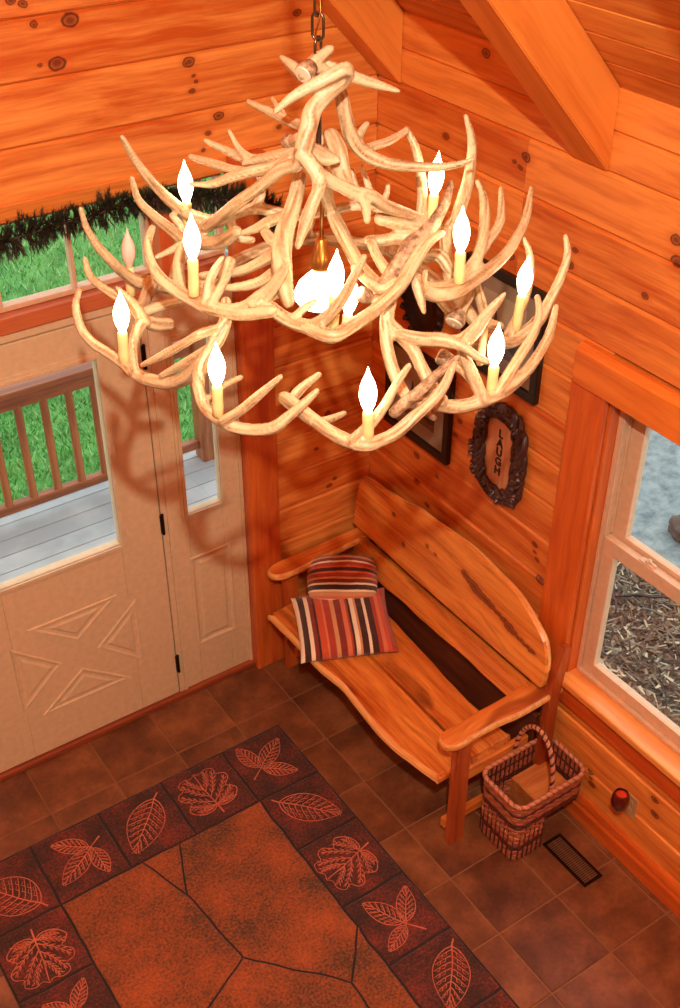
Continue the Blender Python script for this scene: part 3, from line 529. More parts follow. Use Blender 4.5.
# porch deck
N = NT('deck_paint'); bt = N.attr(); n1 = N.n('ShaderNodeTexNoise', i_Scale=5.0, i_Detail=6.0); N.l(N.coord(), n1.inputs[0])
f = N.math('ADD', N.math('MULTIPLY', n1.outputs[0], .6), N.math('MULTIPLY', bt, .2))
M['deck'] = N.bsdf(N.ramp(f, [(.3, lin((150, 156, 160))), (.7, lin((196, 200, 202)))]), .55, n1.outputs[0], .1, .003)
b = MB(); y = .145
while y < 1.9:
    b.box(-4, .42, y, y+.136, -.08, -.05, .004, att=rnd.random()); y += .141
b.box(-4, .42, .145, 1.93, -.22, -.085, att=.4); b.box(-4, .42, 1.90, 1.93, -.25, -.048, .004, att=.9)
struct(b.build('floor_porch', M['deck']))
M['rail'] = wood('rail_stain', 0, (130, 70, 38), (184, 112, 66), .55)
M['railZ'] = wood('rail_stain_z', 2, (138, 76, 40), (192, 120, 70), .55)
t = thing('porch_railing', (-.9, 1.82, -.05), 'brown wooden railing along the porch edge outside the glass door', 'railing')
b = MB(); b.box(-3.6, .0, 1.77, 1.87, .775, .815, .006); b.box(-3.6, .0, 1.80, 1.84, .69, .775, .004); b.build('top_rail', M['rail'], t)
b = MB(); b.box(-3.6, .0, 1.795, 1.845, .03, .085, .005); b.build('bottom_rail', M['rail'], t)
b = MB(); x = -.625; b.prism([(.022*math.cos(a*math.pi/4+.39)*1.08, .022*math.sin(a*math.pi/4+.39)*1.08) for a in range(8)], lambda p, q, h: (x+p, 1.82+q, h), .080, .705)
bal = b.build('baluster', M['railZ'], t, loc=(x, 1.82, .08)); 
for k in range(1, 20):
    c = bal.copy(); COL.objects.link(c); c.parent = t; c.location = bal.location + V((-.1495*k, 0, 0))
for k in (1, 2, 3):
    c = bal.copy(); COL.objects.link(c); c.parent = t; c.location = bal.location + V((.1495*k, 0, 0))
b = MB(); b.box(0.0, .12, 1.745, 1.865, -.05, 2.7, .008)
tag(b.build('porch_post', M['railZ']), 'square brown timber post at the end of the porch railing', 'post')
# ground by the side window
N = NT('pale_concrete'); n1 = N.n('ShaderNodeTexNoise', i_Scale=9.0, i_Detail=9.0, i_Roughness=.7); N.l(N.coord(), n1.inputs[0])
M['conc'] = N.bsdf(N.ramp(n1.outputs[0], [(.35, lin((96, 108, 112))), (.65, lin((152, 162, 162)))]), .8, n1.outputs[0], .3, .01)
b = MB(); b.box(1.98, 9, -6, 5, -.5, -.33); b.box(3.30, 3.315, -6, 5, -.331, -.3285, mat=1); b.box(1.96, 1.99, -6, 5, -.45, -.325, .004)
struct(b.build('ground_patio', [M['conc'], M['black']]))
N = NT('mulch_bed'); n1 = N.n('ShaderNodeTexNoise', i_Scale=40.0, i_Detail=6.0); N.l(N.coord(), n1.inputs[0])
M['mulchbed'] = N.bsdf(N.ramp(n1.outputs[0], [(.35, lin((44, 36, 30))), (.65, lin((112, 94, 78)))]), .9, n1.outputs[0], .8, .02)
b = MB(); b.box(.43, 1.96, .14, 1.99, -.5, -.37); b.box(.152, 1.96, -6, .14, -.5, -.37); struct(b.build('ground_bed', M['mulchbed']))
N = NT('wood_chip'); bt = N.attr()
M['chip'] = N.bsdf(N.ramp(bt, [(0, lin((50, 38, 30))), (.40, lin((116, 86, 62))), (.75, lin((136, 126, 108))), (1, lin((204, 184, 150)))]), .75)
b = MB()
for _ in range(11000):
    x, y, z = rnd.uniform(.2, 1.95), rnd.uniform(-2.4, .4), -.372+rnd.random()*.03; L = rnd.uniform(.012, .045); w = rnd.uniform(.003, .010); a = rnd.uniform(0, 6.28); p = rnd.uniform(-.25, .35)
    d = V((math.cos(a)*math.cos(p), math.sin(a)*math.cos(p), math.sin(p)))*L; s = V((-math.sin(a), math.cos(a), rnd.uniform(-.5, .5)))*w; c = V((x, y, z)); u = V((0, 0, w*.6))
    i = len(b.v); b.v += [tuple(c-d-s), tuple(c+d-s*.5), tuple(c+d*1.1+s*.5), tuple(c-d*.9+s), tuple(c-u)]
    for q in ([0, 1, 2, 3], [1, 0, 4], [2, 1, 4], [3, 2, 4], [0, 3, 4]): b.f.append([i+j for j in q]); b.m.append(0); b.s.append(False)
    t_ = rnd.random()**1.3; b.a += [t_]*5
tag(b.build('wood_mulch', M['chip']), 'shredded grey and straw coloured wood mulch outside the double-hung window', 'mulch', kind='stuff')
M['rock'] = plain('grey_rock', (112, 92, 80), .85)
def rock(x, y, z, s, sd, label):
    b = MB(); bm = bmesh.new(); bmesh.ops.create_icosphere(bm, subdivisions=4, radius=1)
    for v in bm.verts:
        n = noise.noise(v.co*1.3+V((sd, 0, 0)))*.35 + noise.noise(v.co*3.5+V((sd, 3, 0)))*.22
        v.co = v.co*(1+n); v.co = V((v.co.x*s[0], v.co.y*s[1], max(v.co.z, -.6)*s[2]))
    b.bm(bm, Matrix.Translation((x, y, z)), smooth=True)
    return tag(b.build('rock', M['rock'], loc=(x, y, z)), label, 'rock', 'rocks on the pale ground outside')
rock(2.27, -.30, -.27, (.14, .16, .11), 1, 'dark rounded rock on pale ground outside the window, larger of the two')
rock(2.00, -.58, -.29, (.085, .085, .07), 5, 'small tan rock in front of the larger rock outside the window')
b = MB()
for sd, (x, y) in enumerate(((1.50, -.35), (1.42, -.28), (1.56, -.46))):
    a = .9+sd*.8; pts = [(x+math.cos(a)*k*.05+.01*math.sin(k*2+sd), y+math.sin(a)*k*.05, -.318+.006*math.sin(k+sd)) for k in range(-4, 5)]
    b.tube(pts, [.009-.0006*abs(k) for k in range(-4, 5)], 7, smooth=True)
tag(b.build('fallen_branch', M['dark']), 'dark crossed twigs lying on the mulch near the lower sash', 'branch')

# ---------------------------------------------------------------- live-edge bench
bench = thing('live_edge_bench', (-.36, -.75, 0), 'long varnished live-edge wooden bench with a curved slab back in the corner', 'bench')
def plank(poly, fn, h0, h1, name, mat, bev=.005, edge=True, parent=None):
    b = MB(); b.prism(poly, fn, h0, h1, bev, att=rnd.random())
    for i, f_ in enumerate(b.f): pass
    o = b.build(name, mat, parent or bench); return o
def smooth_line(pts, n=6):
    P = [pts[0]]+list(pts)+[pts[-1]]; out = []
    for i in range(1, len(P)-2):
        for k in range(n):
            t = k/n; a, q, r, s = P[i-1], P[i], P[i+1], P[i+2]
            out.append(tuple(.5*((2*q[j])+(-a[j]+r[j])*t+(2*a[j]-5*q[j]+4*r[j]-s[j])*t*t+(-a[j]+3*q[j]-3*r[j]+s[j])*t**3) for j in (0, 1)))
    out.append(tuple(pts[-1])); return out
def jit(pts, amp, sd): return [(p[0]+amp*noise.noise(V((p[0]*9, p[1]*9, sd))), p[1]+amp*noise.noise(V((p[0]*9, p[1]*9, sd+5)))) for p in pts]
def slab(outline, edge_n, fn, h0, h1, name, mat, slope=.012, parent=None):
    """slab whose first edge_n outline points are the natural (waney) edge, which is chamfered and paler"""
    b = MB(); n = len(outline); t = rnd.random(); sa = 1 if sum(outline[i][0]*outline[(i+1) % n][1]-outline[(i+1) % n][0]*outline[i][1] for i in range(n)) > 0 else -1
    def ring(d, h):
        r = []
        for i, p in enumerate(outline):
            a, q = outline[i-1], outline[(i+1) % n]; e = V((q[0]-a[0], q[1]-a[1])); e = e.normalized() if e.length > 0 else V((1, 0))
            nn = V((-e.y, e.x))*sa
            dd = d*(1 if i < edge_n else .2)
            r.append(b_(p[0]+nn.x*dd, p[1]+nn.y*dd, h))
        return r
    def b_(x, y, h): b.v.append(tuple(fn(x, y, h))); return len(b.v)-1
    T = h1-h0
    R = [ring(slope*.6, h0), ring(0, h0+T*.25), ring(.001, h0+T*.62), ring(slope, h1-T*.04), ring(slope+.003, h1)]
    for k in range(4):
        for i in range(n):
            j = (i+1) % n; b.f.append([R[k][i], R[k][j], R[k+1][j], R[k+1][i]]); b.m.append(1 if (i < edge_n-1 and k in (1, 2)) else 0); b.a.append(t); b.s.append(False)
    b.f.append(R[0][::-1]); b.m.append(0); b.a.append(t); b.s.append(False)
    b.f.append(R[4]); b.m.append(0); b.a.append(t); b.s.append(False)
    return fixn(b.build(name, [mat, M['bark']], parent or bench))
FL = lambda x, y, h: (x, y, h)
front = smooth_line([(-.674, -.141), (-.668, -.25), (-.664, -.384), (-.668, -.533), (-.655, -.64), (-.649, -.744), (-.664, -.931), (-.670, -1.05), (-.660, -1.16), (-.644, -1.238), (-.622, -1.362)], 5)
front = jit(front, .005, 1)
slab(front + [(-.446, -1.352), (-.447, -.9), (-.444, -.5), (-.445, -.135)], len(front), FL, .385, .43, 'seat', M['bench'], .014)
back = smooth_line([(-.232, -1.352), (-.246, -1.10), (-.240, -.95), (-.226, -.75), (-.212, -.55), (-.205, -.40), (-.212, -.135)], 5)
slab(jit(back, .008, 3) + [(-.436, -.135), (-.435, -.5), (-.438, -.9), (-.437, -1.352)], len(back), FL, .385, .43, 'seat', M['bench'], .006)
# backrest: tilted plane
def BK(y, z, h): return (-.150+(z-.69)*.17 + h*.985, y, z - h*.17)
topc = smooth_line([(-.078, .690), (-.070, .80), (-.078, .935), (-.14, .965), (-.26, .972), (-.38, .992), (-.50, 1.012), (-.62, 1.018), (-.742, 1.026), (-.86, 1.034), (-.989, 1.020), (-1.10, 1.008), (-1.21, .978), (-1.30, .932), (-1.365, .880), (-1.398, .80), (-1.400, .775)], 4)
slab(jit(topc, .006, 8) + [(-1.392, .695), (-1.0, .690), (-.5, .688)], len(topc), BK, 0, .040, 'backrest', M['benchK'], .012)
lowc = smooth_line([(-1.34, .545), (-1.15, .530), (-.95, .538), (-.75, .524), (-.55, .530), (-.35, .522), (-.115, .545)], 4)
slab(jit(lowc, .008, 11) + [(-.112, .650), (-.6, .648), (-1.33, .652)], len(lowc), BK, 0, .038, 'back_rail', M['bench'], .008)
# arm rests
armR = smooth_line([(-.10, -1.318), (-.146, -1.300), (-.25, -1.312), (-.40, -1.315), (-.52, -1.322), (-.585, -1.322), (-.620, -1.340), (-.630, -1.372), (-.612, -1.402), (-.56, -1.418), (-.42, -1.412), (-.25, -1.424), (-.10, -1.418), (-.030, -1.412)], 4)
slab(jit(armR, .004, 2) + [(-.018, -1.385), (-.05, -1.372)], len(armR), FL, .614, .650, 'armrest', M['benchX'], .008)
armL = smooth_line([(-.03, -.168), (-.14, -.150), (-.30, -.160), (-.45, -.166), (-.57, -.176), (-.625, -.165), (-.648, -.130), (-.635, -.090), (-.57, -.070), (-.40, -.072), (-.20, -.062), (-.05, -.064)], 4)
slab(jit(armL, .004, 4) + [(-.03, -.09)], len(armL), FL, .614, .650, 'armrest', M['benchX'], .008)
for yy in (-1.400, -.132):
    b = MB(); b.prism([(-.565, 0), (-.488, 0), (-.492, .615), (-.568, .615)], lambda p, q, h: (p, h, q), yy, yy+.034, .004, att=rnd.random()); b.build('leg', M['benchZ'], bench)
    y2 = -1.386 if yy < -1 else yy+.034
    b = MB(); b.prism([(-.118, 0), (-.045, 0), (-.050, .60), (-.028, .875), (-.068, .890), (-.092, .78), (-.112, .60)], lambda p, q, h: (p, h, q), y2-.034 if yy < -1 else y2-.034+.0, y2, .004, att=rnd.random())
    b.build('leg', M['benchZ'], bench)
    yi = yy+.034 if yy < -1 else yy-.030
    x_ = -.572 if yy < -1 else -.53
    b = MB(); b.box(x_, -.075, yi+.001, yi+.028, .085, .135, .004, att=.4); b.build('stretcher', M['benchX'], bench)
    b = MB(); b.box(x_+.03, -.140, yi+.001, yi+.028, .318, .384, .004, att=.6); b.build('seat_support', M['benchX'], bench)
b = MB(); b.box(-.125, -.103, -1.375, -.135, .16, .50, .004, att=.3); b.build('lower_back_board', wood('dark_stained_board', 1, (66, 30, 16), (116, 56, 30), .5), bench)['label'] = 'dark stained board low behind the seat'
b = MB(); b.box(-.100, -.075, -1.375, -.135, .09, .14, .004); b.build('stretcher', M['bench'], bench)

# ---------------------------------------------------------------- cushions
def stripes(name, cols, axis):
    N = NT(name); tc = N.n('ShaderNodeTexCoord').outputs['UV']; sp = N.n('ShaderNodeSeparateXYZ'); N.l(tc, sp.inputs[0])
    u = sp.outputs[axis]; n = sum(w for w, c in cols); x = 0; st = []
    for w, c in cols: st.append((x/n, lin(c))); x += w
    fz = N.n('ShaderNodeTexNoise', i_Scale=120.0, i_Detail=2.0); N.l(tc, fz.inputs[0])
    u2 = N.math('ADD', u, N.math('MULTIPLY', N.math('SUBTRACT', fz.outputs[0], .5), .012))
    col = N.ramp(u2, st, True)
    wv = N.n('ShaderNodeTexWave', i_Scale=60.0, i_Distortion=1.0); N.l(tc, wv.inputs[0])
    return N.bsdf(N.mix(N.math('MULTIPLY', wv.outputs[0], .12), col, lin((60, 24, 18)), 'MIX'), .85, wv.outputs[0], .5, .002, Sheen_Weight=.3)
def pillow(name, mtx, w, h, th, mat, label, rnd_=0.0, seed=0):
    nx, ny = 44, 36; vs = []; uv = []; fs = []
    def P(i, j, side):
        u = i/nx*2-1; v = j/ny*2-1
        ex = w/2*(u*(1-.055*(1-abs(v)**2.5)*abs(u)**3)); ey = h/2*(v*(1-.07*(1-abs(u)**2.5)*abs(v)**3))
        prof = (max(0, 1-abs(u)**2.6)**.55)*(max(0, 1-abs(v)**2.6)**.55)
        ex *= math.sqrt(1-rnd_*v*v); ey *= math.sqrt(1-rnd_*u*u)
        wr = .010*noise.noise(V((u*2.2+seed, v*2.2, side*3)))*prof + .004*noise.noise(V((u*7+seed, v*7, side)))*prof
        return V((ex, ey, side*(th/2*prof+.0015)+wr))
    idx = {}
    for side in (1, -1):
        for i in range(nx+1):
            for j in range(ny+1):
                idx[side, i, j] = len(vs); vs.append(mtx @ P(i, j, side)); uv.append((i/nx, j/ny))
    for side in (1, -1):
        for i in range(nx):
            for j in range(ny):
                q = [idx[side, i, j], idx[side, i+1, j], idx[side, i+1, j+1], idx[side, i, j+1]]; fs.append(q if side > 0 else q[::-1])
    for i in range(nx):
        for j in (0, ny):
            fs.append([idx[1, i, j], idx[-1, i, j], idx[-1, i+1, j], idx[1, i+1, j]])
    for j in range(ny):
        for i in (0, nx):
            fs.append([idx[1, i, j], idx[1, i, j+1], idx[-1, i, j+1], idx[-1, i, j]])
    b = MB(); b.add(vs, fs, smooth=True); c = mtx.translation
    o = b.build(name, mat, loc=tuple(c)); me = o.data; l = me.uv_layers.new(name='UVMap')
    for lp in me.loops: l.data[lp.index].uv = uv[lp.vertex_index]
    fixn(o)
    return tag(o, label, 'cushion', 'striped cushions on the bench')
CR, DB, MA, OR, BR, TN, PK = (255, 236, 200), (66, 26, 16), (136, 42, 24), (214, 84, 40), (178, 60, 32), (222, 158, 104), (224, 124, 84)
S1 = [(2, CR), (3, DB), (2, CR), (2, MA), (1, DB), (3, OR), (1, PK), (3, BR), (2, TN), (3, MA), (2, PK), (1, BR), (1, DB), (2, CR), (1, TN), (3, DB), (1.5, CR), (3, DB), (2, BR), (2, PK), (2, OR), (3, BR)]
S2 = [(2, CR), (1.5, PK), (2, TN), (1, CR), (2.5, DB), (1, CR), (2, MA), (1, TN), (2, BR), (1, PK), (2, DB), (1, OR), (2, BR), (1, CR), (2, MA), (2, TN), (2, DB)]
def frame_m(c, ex, ey):
    ex = V(ex).normalized(); ey = V(ey); ey = (ey-ex*ey.dot(ex)).normalized(); ez = ex.cross(ey)
    m = Matrix((ex, ey, ez)).transposed().to_4x4(); m.translation = V(c); return m
pillow('striped_cushion', frame_m((-.462, -.462, .495), (.383, -.185, .012), (.17, .34, .05)), .44, .385, .125, stripes('stripe_cloth_a', S1, 0),
       'striped cushion lying flat at the front of the bench seat, stripes running front to back')
pillow('striped_cushion', frame_m((-.350, -.285, .578), (.257, -.173, 0), (.10, .17, .125)), .345, .26, .17, stripes('stripe_cloth_b', S2, 1),
       'striped cushion leaning in the bench corner behind the flat cushion', rnd_=.32, seed=4)

# ---------------------------------------------------------------- basket
bk = thing('step_basket', (-.23, -1.49, 0), 'woven step-shaped basket with a hoop handle on the floor beside the bench', 'basket')
M['wk1'] = plain('reed_reddish', (178, 98, 66), .45); M['wk2'] = plain('reed_dark', (92, 42, 34), .5); M['wk3'] = plain('reed_light', (214, 138, 98), .45)
def rrect(x0, x1, y0, y1, r, n=7):
    P = []
    for cx, cy, a0 in ((x1-r, y1-r, 0), (x0+r, y1-r, 90), (x0+r, y0+r, 180), (x1-r, y0+r, 270)):
        for k in range(n+1):
            a = math.radians(a0+90*k/n); P.append((cx+r*math.cos(a), cy+r*math.sin(a)))
    return P
def resample(P, step):
    P = P+[P[0]]; out = []; L = [0]
    for a, c in zip(P, P[1:]): L.append(L[-1]+math.dist(a, c))
    n = int(round(L[-1]/step)); n += n % 2; j = 0
    for k in range(n):
        s = L[-1]*k/n
        while L[j+1] < s: j += 1
        t = (s-L[j])/max(1e-9, L[j+1]-L[j]); out.append((P[j][0]+(P[j+1][0]-P[j][0])*t, P[j][1]+(P[j+1][1]-P[j][1])*t))
    return out
def weave_ring(b, P, z, par, mat, amp=.0016, hw=.0080, th=.0022):
    n = len(P); vs = []; fs = []
    for i, p in enumerate(P):
        a, c = P[i-1], P[(i+1) % n]; e = V((c[0]-a[0], c[1]-a[1])).normalized(); nn = V((e.y, -e.x))
        o = amp*(1 if (i//2+par) % 2 else -1)*(1 if i % 2 else .6); q = V(p)+nn*o
        for (dn, dz) in ((th, -hw*.7), (th*1.3, 0), (th, hw*.7), (0, hw), (-th, hw*.7), (-th, -hw*.7), (0, -hw)): vs.append((q.x+nn.x*dn, q.y+nn.y*dn, z+dz))
    for i in range(n):
        i2 = (i+1) % n
        for j in range(7): fs.append([i*7+j, i*7+(j+1) % 7, i2*7+(j+1) % 7, i2*7+j])
    b.add(vs, fs, mat=mat, smooth=True)
b = MB(); X0, XM, X1, Ya, Yb = -.412, -.228, -.040, -1.622, -1.378; row = 0; z = .010; H = .345; ZS = .195
while z < H-.006:
    tp = .012*(1-z/H)
    P = rrect(X0+tp, (XM if z < ZS else X1-tp), Ya+tp, Yb-tp, .045 if z > ZS else .035)
    P = resample(P, .0125); frac = row
    mat = 1 if row in (4, 5, 13, 14, 18) else (2 if row in (9,) else 0)
    weave_ring(b, P, z, row % 2, mat); z += .0152; row += 1
# floor of the deep side and underside of the step
b.box(X0+.02, XM-.008, Ya+.02, Yb-.02, .004, .010, mat=0); b.box(XM-.004, X1-.014, Ya+.014, Yb-.014, ZS-.004, ZS+.004, mat=0)
b.build('woven_body', [M['wk1'], M['wk2'], M['wk3']], bk)
b = MB()
P = resample(rrect(X0+.006, X1-.006, Ya+.006, Yb-.006, .042), .025)
for i, (x, y) in enumerate(P):
    zb = .004 if x < XM else ZS
    b.box(x-.003, x+.003, y-.003, y+.003, zb, H-.004, .001)
b.build('stakes', M['wk2'], bk)
def rope(b, pts, r, turns, mats, closed=False, n=3, rr=.6):
    N_ = len(pts)
    for s in range(n):
        out = []
        for i in range(N_):
            a = V(pts[i-1] if (i > 0 or closed) else pts[0]); c = V(pts[(i+1) % N_] if (i < N_-1 or closed) else pts[-1]); t = (c-a).normalized()
            u = t.cross(V((.3, .2, 1)) if abs(t.z) < .9 else V((1, 0, 0))).normalized(); w = t.cross(u); ph = 2*math.pi*(turns*i/(N_ if closed else N_-1)+s/n)
            out.append(V(pts[i])+r*rr*(math.cos(ph)*u+math.sin(ph)*w))
        b.tube(out, r*.62, 7, closed=closed, mat=mats[s % len(mats)], smooth=True)
b = MB(); P = resample(rrect(X0, X1, Ya, Yb, .05), .006); rope(b, [(x, y, H) for x, y in P], .0095, 38, (0, 1, 0), True)
b.build('wrapped_rim', [M['wk3'], M['wk1']], bk)
b = MB(); pts = []
for k in range(91):
    a = math.pi*k/90; yy = (Ya+Yb)/2+.012 - .113*math.cos(a)*1.0; zz = .30+ (.275*math.sin(a)**.8 if 0 < k < 90 else 0)
    pts.append((-.222+.004*math.sin(a), yy, zz))
rope(b, pts, .0095, 17, (0, 1, 0)); b.build('hoop_handle', [M['wk3'], M['wk2']], bk)
M['board'] = wood('basket_board', 0, (170, 92, 44), (212, 134, 72), .4)
b = MB(); b.box(XM-.012, X1-.028, Ya+.028, Yb-.024, .203, .232, .003, att=.5); b.box(XM-.022, XM-.012, Ya+.028, Yb-.024, .012, .232, .002, att=.1)
b.build('wooden_step', M['board'], bk)

# ---------------------------------------------------------------- floor register
rg = thing('floor_register', (-.185, -1.741, 0), 'dark metal floor register grille set in the tiles in front of the basket', 'vent')
b = MB(); x0, x1, y0, y1 = -.235, -.135, -1.868, -1.612
for a in ((x0, x1, y0, y0+.013), (x0, x1, y1-.013, y1), (x0, x0+.013, y0+.013, y1-.013), (x1-.013, x1, y0+.013, y1-.013)): b.box(*a, .0003, .006, .0015)
b.build('frame', M['metal'], rg)
b = MB(); n = 24
for k in range(n):
    y = y0+.018+(y1-y0-.036)*k/(n-1); b.box(x0+.013, x1-.013, y-.0018, y+.0018, .0012, .0055)
b.box((x0+x1)/2-.002, (x0+x1)/2+.002, y0+.013, y1-.013, .001, .0046)
b.build('grille', plain('register_slat', (128, 84, 58), .4), rg)
b = MB(); b.box(x0+.012, x1-.012, y0+.012, y1-.012, .0003, .0010); b.build('dark_backing', M['black'], rg)

# ---------------------------------------------------------------- outlet and plug-in warmer
ol = thing('wall_outlet', (0, -1.825, .315), 'ivory wall outlet plate above the baseboard, half behind the plug-in warmer', 'outlet')
b = MB(); b.box(-.006, -.0003, -1.862, -1.788, .258, .373, .003); b.build('cover_plate', M['outlet'], ol)
for z in (.295, .336):
    b = MB(); b.lathe([(.0165, 0), (.0165, .0025), (.014, .003)], Matrix.Translation((-.006, -1.825, z)) @ Matrix.Rotation(-math.pi/2, 4, 'Y'), 20); b.build('socket', M['outlet'], ol)
pg = thing('scent_warmer', (-.045, -1.812, .36), 'small dark red plug-in scent warmer plugged into the wall outlet', 'scent warmer')
M['jar'] = plain('dark_red_glass', (92, 22, 14), .12, Coat_Weight=.6); M['wax'] = plain('red_wax', (228, 70, 34), .35)
T = Matrix.Translation((-.052, -1.812, .318))
b = MB(); b.lathe([(.014, 0), (.026, .004), (.034, .020), (.037, .045), (.035, .070), (.028, .088), (.0255, .090), (.0245, .086), (.031, .068), (.032, .045), (.02, .03)], T, 28, smooth=True); b.build('jar', M['jar'], pg)
b = MB(); b.lathe([(.001, .078), (.014, .0805), (.023, .080), (.0245, .074), (.02, .06)], T, 24, smooth=True); b.build('wax_cup', M['wax'], pg)
b = MB(); b.lathe([(.010, -.016), (.018, -.015), (.019, .0), (.017, .003)], T, 20, smooth=True); b.box(-.052, -.0062, -1.824, -1.800, .303, .330, .004); b.build('plug_body', M['outlet'], pg)

# ---------------------------------------------------------------- framed pictures
M['mat'] = plain('grey_mat', (176, 150, 128), .7); M['print'] = plain('print_paper', (206, 182, 156), .6)
def picture(y0, y1, z0, z1, fw, label, kind):
    t = thing('framed_picture', (0, (y0+y1)/2, z0), label, 'picture', 'black framed pictures on the side wall')
    b = MB(); x0 = -.026
    for a in ((y0, y1, z0, z0+fw), (y0, y1, z1-fw, z1), (y0, y0+fw, z0+fw, z1-fw), (y1-fw, y1, z0+fw, z1-fw)): b.box(x0, -.0005, *a, .003)
    b.build('frame', M['black'], t)
    b = MB(); b.box(-.012, -.002, y0+fw, y1-fw, z0+fw, z1-fw)
    b.build('mat_board', M['mat'], t)
    m = .065; b = MB(); b.box(-.0135, -.012, y0+fw+m, y1-fw-m, z0+fw+m, z1-fw-m, mat=0)
    cy, cz = (y0+y1)/2, (z0+z1)/2; w = (y1-y0)/2-fw-m-.004; h = (z1-z0)/2-fw-m-.004; r = random.Random(kind)
    # dark hills, tree line and a pair of pines
    def blob(pts, mat): b.prism(pts, lambda p, q, hh: (hh, p, q), -.0146-.0003*mat, -.0134, mat=mat)
    hill = [(cy-w, cz-h)]+[(cy-w+2*w*i/20, cz-h*.2+h*.35*math.sin(i*.5+kind)+h*.08*r.random()) for i in range(21)]+[(cy+w, cz-h)]
    blob(hill, 1); hill = [(cy-w, cz-h)]+[(cy-w+2*w*i/20, cz-h*.55+h*.2*math.sin(i*.35+2*kind)) for i in range(21)]+[(cy+w, cz-h)]; blob(hill, 2)
    for tx, s in ((-.4, 1.0), (.35, 1.25), (.55, .8)):
        pts = []; n = 6; bx = cy+w*tx; bz = cz-h*.7; H_ = h*1.2*s*.8
        L_ = [(bx, bz)]
        for k in range(n): L_ += [(bx-w*.28*(1-k/n), bz+H_*(.1+.9*k/n)), (bx-w*.13*(1-k/n), bz+H_*(.1+.9*(k+.9)/n))]
        R_ = [(2*bx-p, q) for p, q in L_[1:]][::-1]; blob(L_+[(bx, bz+H_*1.03)]+R_, 1)
    b.build('print', [M['print'], plain('print_dark_%d' % kind, (66, 46, 38), .6), plain('print_mid_%d' % kind, (120, 92, 70), .6)], t)
    b = MB(); b.box(-.019, -.017, y0+fw-.001, y1-fw+.001, z0+fw-.001, z1-fw+.001); b.build('glazing', M['glass'], t)
    return t
picture(-1.052, -.612, 1.800, 2.245, .036, 'square black framed picture nearer the window, upper of the pair', 2)
picture(-.580, -.135, 1.262, 1.705, .036, 'square black framed picture nearer the corner, lower of the pair', 5)
# dark round carved wall plaque
pl = thing('round_plaque', (0, -.36, 1.90), 'dark round carved plaque on the side wall, mostly hidden behind the chandelier', 'wall plaque')
T = Matrix.Translation((0, -.36, 1.905)) @ Matrix.Rotation(-math.pi/2, 4, 'Y')
b = MB(); b.lathe([(.10, .0005), (.125, .004), (.13, .014), (.118, .024), (.104, .022), (.098, .014), (.04, .018), (.001, .020)], T, 40, smooth=True); b.build('disc', M['black'], pl)
b = MB()
for k in range(16):
    a = k*math.pi/8; b.tube([V((-.022, -.36+.114*math.cos(a), 1.905+.114*math.sin(a))), V((-.030, -.36+.124*math.cos(a+.1), 1.905+.124*math.sin(a+.1))), V((-.018, -.36+.136*math.cos(a+.2), 1.905+.136*math.sin(a+.2)))], [.008, .012, .004], 8, smooth=True)
b.build('carved_rim', M['dark'], pl)

# ---------------------------------------------------------------- carved oval word sign
sg = thing('word_plaque', (0, -.885, 1.50), 'oval plaque with a dark twisted frame and stacked letters, hung above the bench', 'sign')
cy, cz = -.893, 1.497
out = [(-.806, 1.661), (-.85, 1.712), (-.894, 1.734), (-.978, 1.722), (-1.030, 1.657), (-1.045, 1.541), (-1.044, 1.45), (-1.034, 1.363), (-1.001, 1.305), (-.917, 1.275), (-.838, 1.290), (-.762, 1.340), (-.745, 1.400), (-.735, 1.467), (-.745, 1.570), (-.770, 1.625)]
inn = [(-.812, 1.635), (-.85, 1.652), (-.894, 1.655), (-.945, 1.640), (-.962, 1.60), (-.966, 1.541), (-.966, 1.45), (-.963, 1.385), (-.945, 1.352), (-.905, 1.338), (-.855, 1.335), (-.822, 1.35), (-.806, 1.400), (-.802, 1.467), (-.803, 1.570), (-.805, 1.61)]
b = MB(); b.prism(inn, lambda p, q, h: (h, cy+(p-cy)*1.12, cz+(q-cz)*1.08), -.012, -.0005, att=.5)
b.build('panel', wood('plaque_wood', 2, (170, 104, 66), (216, 150, 100), .4), sg)
b = MB(); n = 160
def lp(f, ph):
    i = (f*len(out)) % len(out); k = int(i); t = i-k; o = V(out[k]).lerp(V(out[(k+1) % 16]), t); q = V(inn[k]).lerp(V(inn[(k+1) % 16]), t); return o, q
for s in range(9):
    pts = []; rs = []
    for k in range(n):
        o, q = lp(k/n, 0); ph = 2*math.pi*(k/n*(5+s % 3)+s/9); w = .5+.42*math.sin(ph+.8*noise.noise(V((k*.08, s, 0)))); p = o.lerp(q, w)
        pts.append((-.022-.010*math.cos(ph), p.x, p.y)); rs.append(.0100+.003*noise.noise(V((k*.15, s*3, 1))))
    b.tube(pts, rs, 7, closed=True, smooth=True)
ring_ = [V((p[0], p[1])).lerp(V((cy, cz)), .06) for p in out]
b.tube([(-.010, p.lerp(V(inn[k]), .5).x, p.lerp(V(inn[k]), .5).y) for k, p in enumerate(V(q) for q in out)], .034, 10, closed=True, flat=.5, smooth=True)
b.build('twisted_frame', M['vine'], sg)
b = MB()
